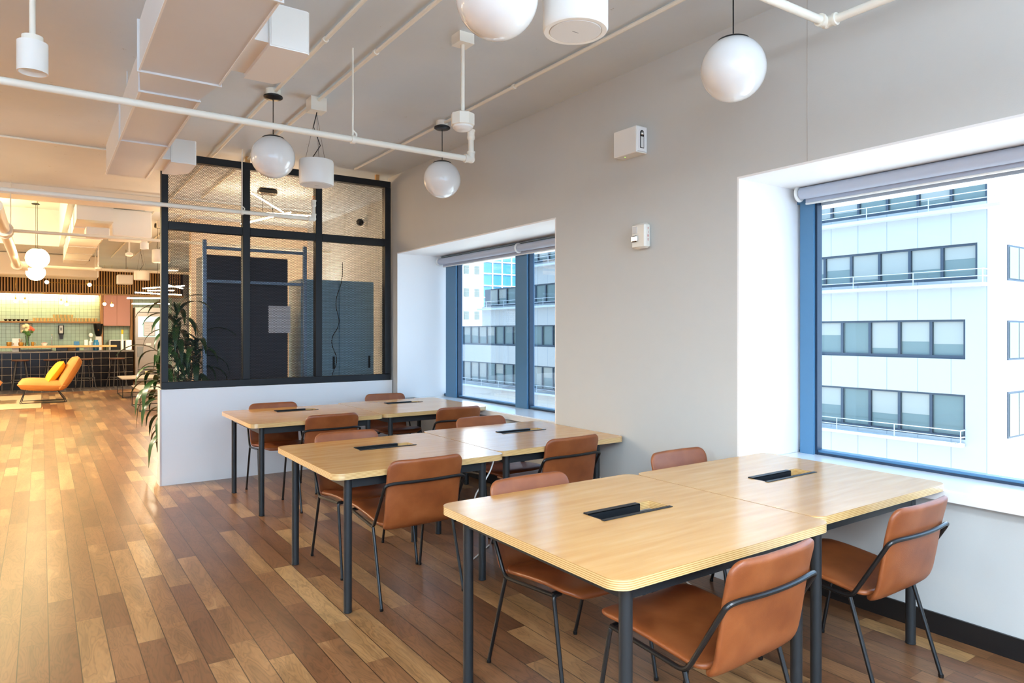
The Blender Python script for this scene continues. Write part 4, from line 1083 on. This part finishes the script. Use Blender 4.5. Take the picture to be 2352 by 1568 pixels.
# things standing on the bar ledge and counter
MBR = mat('brass', 'b98a3a', 0.3, metal=0.7)
zl = 1.10; yl = YF + 0.11
def mug(label, x, m, r=0.045, h_=0.085):
    t = thing('mug', label, 'mug', (x, yl, zl))
    MB().lathe([(r * 0.8, 0), (r, h_ * 0.4), (r * 0.95, h_), (r * 0.88, h_), (r * 0.85, 0.01), (0.001, 0.01)], n=20).build('cup', m, t)
    MB().tube(fillet([(r * 0.9, 0, h_ * 0.8), (r * 1.7, 0, h_ * 0.7), (r * 1.6, 0, h_ * 0.3), (r * 0.9, 0, h_ * 0.25)], 0.02, 4), 0.005, 8).build('handle', m, t)
    return t
mug('leftmost brass mug on the bar ledge', -0.66, MBR, 0.055, 0.10); mug('brass mug full of stirrers on the bar ledge', -0.42, MBR, 0.055, 0.09)
mug('small brass candle cup right of the flower vase', -0.18, MBR, 0.035, 0.10)
t = thing('stirrer_bundle', 'bundle of wooden stirrers standing in a brass mug', 'stirrers', (-0.42, yl, zl + 0.02)); q = MB(); rr = random.Random(3)
for k in range(9):
    a, b_ = rr.uniform(-0.03, 0.03), rr.uniform(-0.03, 0.03); q.tube([(a * 0.5, b_ * 0.5, 0), (a * 1.6, b_ * 1.6, 0.15 + rr.uniform(-0.02, 0.02))], 0.003, 6)
q.build('sticks', MKRAFT, t)
t = thing('flower_vase', 'clear glass vase of white and coral flowers on the bar ledge', 'vase', (-0.29, yl, zl))
MB().lathe([(0.04, 0), (0.045, 0.01), (0.032, 0.12), (0.045, 0.26), (0.042, 0.26), (0.028, 0.12), (0.04, 0.012), (0.001, 0.012)], n=20).build('glass', mat_glass('vase_glass', (0.8, 0.88, 0.82), 1.0), t)
q = MB(); lv = MB(); fw = MB(); fc = MB(); rr = random.Random(5)
for k in range(12):
    a = rr.uniform(0, 6.28); R_ = rr.uniform(0.02, 0.13); z = 0.36 + rr.uniform(0, 0.16)
    p = (R_ * math.cos(a), R_ * 0.6 * math.sin(a), z); q.tube([(0, 0, 0.02), (p[0] * 0.3, p[1] * 0.3, 0.22), p], 0.003, 6)
    lv.sphere((p[0] * 0.8, p[1] * 0.8, 0.31 + rr.uniform(-0.03, 0.05)), 0.035, 8, 5)
    (fc if p[0] > 0.04 else fw).sphere((p[0], p[1], z), rr.uniform(0.03, 0.05), 10, 6)
q.build('stems', mat('stem_green', '6f8a3c', 0.6), t); lv.build('leaves', mat('leaf_green', '3c6a28', 0.6), t); fw.build('white_flowers', mat('cream_petals', 'e8dcb0', 0.7, bump=0.5, bscale=60), t, label='cream and pale yellow blooms'); fc.sphere((0.07, 0, 0.44), 0.05, 12, 8); fc.build('coral_flowers', mat('coral_petals', 'd8684a', 0.7), t, label='coral red bloom')
t = thing('white_carton', 'white menu card standing on the bar ledge behind the brass mug', 'card', (-0.52, yl + 0.06, 0.96)); MB().bbox(-0.08, 0.09, 0, 0.03, 0, 0.33, 0.004).build('card', MWHITE, t)
t = thing('glass_bowl', 'small bowl of pink sweets on the bar ledge', 'bowl', (0.06, yl, zl)); MB().lathe([(0.04, 0), (0.075, 0.07), (0.07, 0.07), (0.001, 0.02)], n=20).build('bowl', MWHITE, t); MB().sphere((0, 0, 0.06), 0.05, 14, 8, 0.5).build('sweets', mat('pink_sweets', 'd88a78', 0.6), t)
t = thing('wooden_board', 'wooden serving board raised on the counter under the ledge', 'tray', (0.62, YF + 0.35, 0.962)); MB().bbox(-0.12, 0.12, -0.1, 0.1, 0, 0.14, 0.01).build('block', MOAK2, t)
t = thing('tissue_box', 'blue patterned box above the bar ledge', 'box', (0.76, YF + 0.38, 0.962)); MB().bbox(-0.06, 0.06, -0.05, 0.05, 0, 0.24, 0.005).build('box', mat('blue_card', '3c78a8', 0.6, var=0.4, vscale=20), t)
t = thing('bulb_lamp', 'white bulb shaped table lamp on the bar', 'lamp', (1.08, YF + 0.36, 0.962)); MB().lathe([(0.05, 0), (0.05, 0.22), (0.02, 0.26), (0.02, 0.32)], n=20).build('base', MWHITE, t); MB().sphere((0, 0, 0.40), 0.05, 20, 12, 1.2).build('bulb', MWHITE, t)
t = thing('water_jug', 'blue glass water dispenser on the bar counter', 'jug', (1.19, YF + 0.22, 0.962)); MB().lathe([(0.06, 0), (0.07, 0.02), (0.07, 0.2), (0.05, 0.24), (0.05, 0.28), (0.001, 0.28)], n=24).build('jug', mat('blue_glass', '1f6f9c', 0.1, coat=0.6), t)
t = thing('paper_carton', 'narrow white carton beside the bulb lamp', 'carton', (0.97, YF + 0.30, 0.962)); MB().bbox(-0.04, 0.04, -0.04, 0.04, 0, 0.28, 0.003).build('carton', MWHITE, t)
t = thing('coffee_urn', 'tapered black coffee urn on a white stand', 'coffee machine', (1.34, YK - 0.40, 0.902)); MB().bbox(-0.07, 0.08, -0.08, 0.08, 0, 0.42, 0.008).build('stand', MWHITE, t); MB().lathe([(0.05, 0.42), (0.09, 0.50), (0.12, 0.75), (0.125, 0.78), (0.001, 0.78)], n=28).build('urn', MBLK2, t); MB().sphere((0.0, -0.105, 0.60), 0.022, 12, 8).build('emblem', MCOPPER, t)
t = thing('beer_tap', 'white column tap with a yellow handle on the bar', 'tap', (1.80, YF + 0.30, 0.962)); MB().lathe([(0.035, 0), (0.035, 0.28), (0.001, 0.28)], n=20).build('column', MWHITE, t); MB().lathe([(0.02, 0.28), (0.026, 0.30), (0.026, 0.42), (0.015, 0.43)], n=16).build('collar', MCREAM, t); MB().bbox(-0.02, 0.025, -0.02, 0.02, 0.43, 0.55, 0.01).build('handle', MYE, t)
t = thing('paper_dispenser', 'white box dispenser beside the beer tap', 'dispenser', (1.95, YF + 0.28, 0.962)); MB().bbox(-0.07, 0.07, -0.06, 0.06, 0, 0.27, 0.006).build('box', MWHITE, t)
t = thing('microwave_oven', 'dark microwave in the side niche under the pink cabinet', 'microwave', (1.88, YK - 0.46, 0.902)); MB().bbox(-0.27, 0.27, 0, 0.36, 0.0, 0.32, 0.006).build('body', MWHITE, t); MB().box(-0.24, 0.24, -0.006, 0, 0.03, 0.29).build('door', MBLK2, t)
t = thing('serving_tray', 'long black tray on the counter under the ledge', 'tray', (-0.15, YF + 0.30, 0.962)); MB().bbox(-0.36, 0.36, -0.12, 0.12, 0, 0.045, 0.005).build('tray', MBLK2, t)
t = thing('black_crate', 'shallow black crate on the counter right of the tray', 'crate', (0.43, YF + 0.22, 0.962)); MB().bbox(-0.12, 0.13, -0.12, 0.12, 0, 0.085, 0.005).build('crate', MBLK2, t)
# bar stools
st = thing('bar_stool', 'backless dark bar stool in front of the black tiled bar', 'stool', (0, 0, 0), 0, 'dark bar stools along the black tiled bar')
MDW = mat('walnut_seat', '5a3520', 0.4); MST = mat('dark_bronze_metal', '2b2422', 0.45)
MB().lathe([(0.001, 0.735), (0.17, 0.735), (0.18, 0.745), (0.18, 0.76), (0.001, 0.765)], n=28).build('seat', MDW, st)
for k in range(4):
    a = PI / 4 + k * PI / 2; MB().tube([(0.12 * math.cos(a), 0.12 * math.sin(a), 0.735), (0.25 * math.cos(a), 0.25 * math.sin(a), 0.0)], 0.012, 8).build('leg', MST, st)
MB().tube([(0.20 * math.cos(2 * PI * k / 24), 0.20 * math.sin(2 * PI * k / 24), 0.27) for k in range(24)], 0.008, 8, closed=True).build('footring', MST, st)
for k, x in enumerate((-1.15, -0.42, 0.22, 0.93, 1.62)):
    lb = 'dark backless bar stool, %s from the left along the black tiled bar' % ORD[k]
    if k == 0: st.location = (x, 20.5, 0.004); st['label'] = lb
    else: dup(st, (x, 20.5, 0.004), 0.1 * k, lb)
# hanging bulbs over the bar
MBULB = mat('lit_bulb', 'fff0d0', 0.3, emit='ffd898', estr=30.0)
bl = thing('bare_bulb_pendant', 'small bare bulb hanging over the bar on a thin cord', 'pendant lamp', (0, 0, 0), 0, 'bare bulbs hanging over the bar')
MB().sphere((0, 0, 0), 0.04, 16, 10).build('bulb', MBULB, bl)
MB().lathe([(0.012, 0.036), (0.016, 0.05), (0.014, 0.09), (0.001, 0.09)], n=14).build('socket', MBR, bl)
MB().tube([(0, 0, 0.09), (0, 0, 1.07)], 0.003, 6).build('cord', MBR, bl)
pts = [(-0.53, 2.22), (-0.34, 2.22), (0.42, 2.21), (0.54, 2.16), (1.38, 2.19), (1.55, 2.16)]
for k, (x, z) in enumerate(pts):
    lb = 'bare bulb on a thin cord over the bar, %s from the left' % ORD[k]
    if k == 0: bl.location = (x, YF + 0.15, z); bl['label'] = lb
    else: dup(bl, (x, YF + 0.15, z), 0, lb)
b2 = thing('bracket_bulb', 'bare bulb on a thin brass arm in front of the slats', 'wall lamp', (0, 0, 0), 0, 'bulbs on brass arms in front of the slats')
MB().sphere((0, 0, 0), 0.045, 16, 10).build('bulb', MBULB, b2)
MB().tube([(0.03, 0, 0), (0.85, 0, -0.02)], 0.006, 6).build('arm', MBR, b2)
MB().tube([(0.85, 0, -0.02), (0.85, 0, 0.5)], 0.004, 6).build('rod', MBR, b2)
b2.location = (0.11, YF - 0.3, 2.69); b2['label'] = 'left bare bulb on a brass arm before the slats, beside the glowing globes'; dup(b2, (1.02, YF - 0.3, 2.66), 0, 'right bare bulb on a brass arm before the slats, beside the projector')
# air handling bulkhead above the bar and its grille
t = thing('air_handler', 'cream ceiling air unit with two dark slots above the slats', 'air unit', (-1.5, 18.6, 2.71))
MB().bbox(-3.0, 2.60, 0, 0.9, 0, 0.50, 0.02).build('casing', MCREAM, t)
for z in (0.20, 0.38): MB().box(2.05, 2.42, -0.006, 0, z, z + 0.035).build('slot', MBLK2, t, smooth=False)
drum('white drum shaped speaker in front of the slats, right of the air unit', 1.55, 14.5, 2.42, 0.13, 0.17)
drum('white drum shaped speaker close to the screen post, over the coffee tables', 1.58, 12.2, 2.56, 0.13, 0.20)
t = thing('projector', 'white projector hanging on wires in front of the slats', 'projector', (1.5, 16.8, 2.47))
MB().bbox(-0.17, 0.12, -0.13, 0.13, 0, 0.20, 0.01).build('body', MWHITE, t); MB().tube([(0, 0, 0.2), (0, 0, ZC - 2.47)], 0.004, 6).build('suspension_wire', MBLK2, t)

# ------------------------------------------------------------------ buildings across the street
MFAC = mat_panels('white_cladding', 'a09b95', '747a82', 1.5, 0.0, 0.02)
MWIN = mat('office_window_glass', '616a64', 0.12, spec=0.4)
MWFR = mat('blue_grey_window_frame', '28313c', 0.5)
MRAIL = mat('pale_railing', 'a9adb2', 0.5)
MSIDE = mat('white_render', 'f4f4f2', 0.7)
MBLI = mat('pale_window_blind', '8e8a80', 0.7)
FX = 35.7
bd = thing('office_building', 'white panelled office block with ribbon windows and balconies across the street', 'building', (FX, 13.4, -14))
def bx(name, m, x0, x1, y0, y1, z0, z1, parent=bd, ox=FX, oy=13.4, oz=-14):
    return MB().box(x0 - ox, x1 - ox, y0 - oy, y1 - oy, z0 - oz, z1 - oz).build(name, m, parent, smooth=False)
bands = [(-11.0, -8.6, 70, 13.9), (-7.3, -5.1, 70, 14.3), (-3.62, -1.51, 70, 14.3), (0.16, 2.04, 70, 14.3), (3.9, 5.6, 57, 13.8), (7.47, 8.85, 50, 13.4)]
zprev = -14
for i, (z0, z1, ye, ys) in enumerate(bands):
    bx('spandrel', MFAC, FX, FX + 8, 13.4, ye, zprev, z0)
    zprev = z1
    bx('window_backing', MWFR, FX + 0.35, FX + 8, ys, ye, z0, z1)
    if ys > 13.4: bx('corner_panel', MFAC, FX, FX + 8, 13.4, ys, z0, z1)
    y = ys; k = 0
    while y < min(ye, 64) - 1.4:
        if z0 > -4 and (y < 24 or y > 40):
            f = MB(); a, b_ = y - 13.4, y + 1.5 - 13.4; zz0, zz1 = z0 + 14, z1 + 14
            f.box(0.12, 0.30, a, a + 0.13, zz0, zz1); f.box(0.12, 0.30, a + 0.13, b_, zz1 - 0.10, zz1); f.box(0.12, 0.30, a + 0.13, b_, zz0, zz0 + 0.16)
            wf = f.build('window', MWFR, bd, smooth=False)
            MB().box(0.24, 0.28, a + 0.13, b_, zz0 + 0.16, zz1 - 0.10).build('pane', MWIN, wf, smooth=False)
            rr = random.Random(k * 7 + i)
            if rr.random() < 0.6:
                hgt = rr.uniform(0.3, 0.8) * (zz1 - zz0)
                MB().box(0.225, 0.238, a + 0.16, b_ - 0.03, zz1 - 0.10 - hgt, zz1 - 0.10).build('blind', MBLI, wf, smooth=False)
        y += 1.5; k += 1
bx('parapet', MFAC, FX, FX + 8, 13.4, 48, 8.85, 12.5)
for zl_, ye, yc in ((-3.78, 70, 14.3), (3.72, 57, 13.4), (7.25, 50, 12.7)):
    bx('balcony_ledge', MRAIL, FX - 0.55, FX + 0.1, yc, ye, zl_ - 0.16, zl_)
    r_ = MB()
    for z in (0.30, 0.62): r_.tube([(-0.5, yc - 13.4, zl_ + z + 14), (-0.5, ye - 13.4, zl_ + z + 14)], 0.022, 6)
    y = yc
    while y < ye: r_.tube([(-0.5, y - 13.4, zl_ + 14), (-0.5, y - 13.4, zl_ + 0.62 + 14)], 0.025, 6); y += 3.0
    for z in (0.30, 0.62): r_.tube([(-0.5, yc - 13.4, zl_ + z + 14), (0.6, yc - 13.4, zl_ + z + 14)], 0.03, 6)
    r_.build('railing', MRAIL, bd)
# end wall and its windows
bx('end_wall', MSIDE, FX + 0.02, FX + 24, 13.37, 13.41, -14, 12.5)
for z0, z1 in ((-3.62, -1.4), (0.1, 2.0), (3.9, 5.6)):
    wf = bx('window', MWFR, FX + 2.1, FX + 4.6, 13.30, 13.38, z0, z1); MB().box(2.2, 3.2, -0.13, -0.10, z0 + 14.1, z1 + 13.9).box(3.3, 4.5, -0.13, -0.10, z0 + 14.1, z1 + 13.9).build('pane', MWIN, wf, smooth=False)
tw = thing('white_tower', 'white tower block with small windows seen at the left of the far window', 'building', (52.0, 90, -14))
MB().box(-8, 4.5, 0, 12, 0, 50).build('wall', MSIDE, tw, smooth=False)
for fl in range(7):
    for c in range(6):
        x = -6.6 + 1.9 * c; z = 10.3 + fl * 3.5
        wf = MB().box(x, x + 1.05, -0.06, 0, z, z + 1.9).build('window', MBLI, tw, smooth=False)
        MB().box(x + 0.08, x + 0.97, -0.10, -0.06, z + 0.1, z + 0.85).box(x + 0.08, x + 0.97, -0.10, -0.06, z + 0.95, z + 1.3).build('pane', MWIN, wf, smooth=False)
gt = thing('glass_tower', 'blue glass curtain wall tower behind the white blocks', 'building', (80, 120, -14))
MB().box(-12, 30, 0, 15, 0, 70).build('glass_skin', mat('blue_curtain_glass', '35708f', 0.1, spec=0.6), gt, smooth=False)
g4 = MB()
for k in range(18): g4.box(-12 + 2.4 * k, -11.8 + 2.4 * k, -0.2, 0, 0, 70)
for k in range(28): g4.box(-12, 30, -0.2, 0, 2.5 * k, 2.5 * k + 0.2)
g4.build('mullions', MSIDE, gt, smooth=False)
struct('ground', MB().box(8, 160, -60, 200, -14.3, -14), mat('street', 'cfccc4', 0.8), smooth=False)
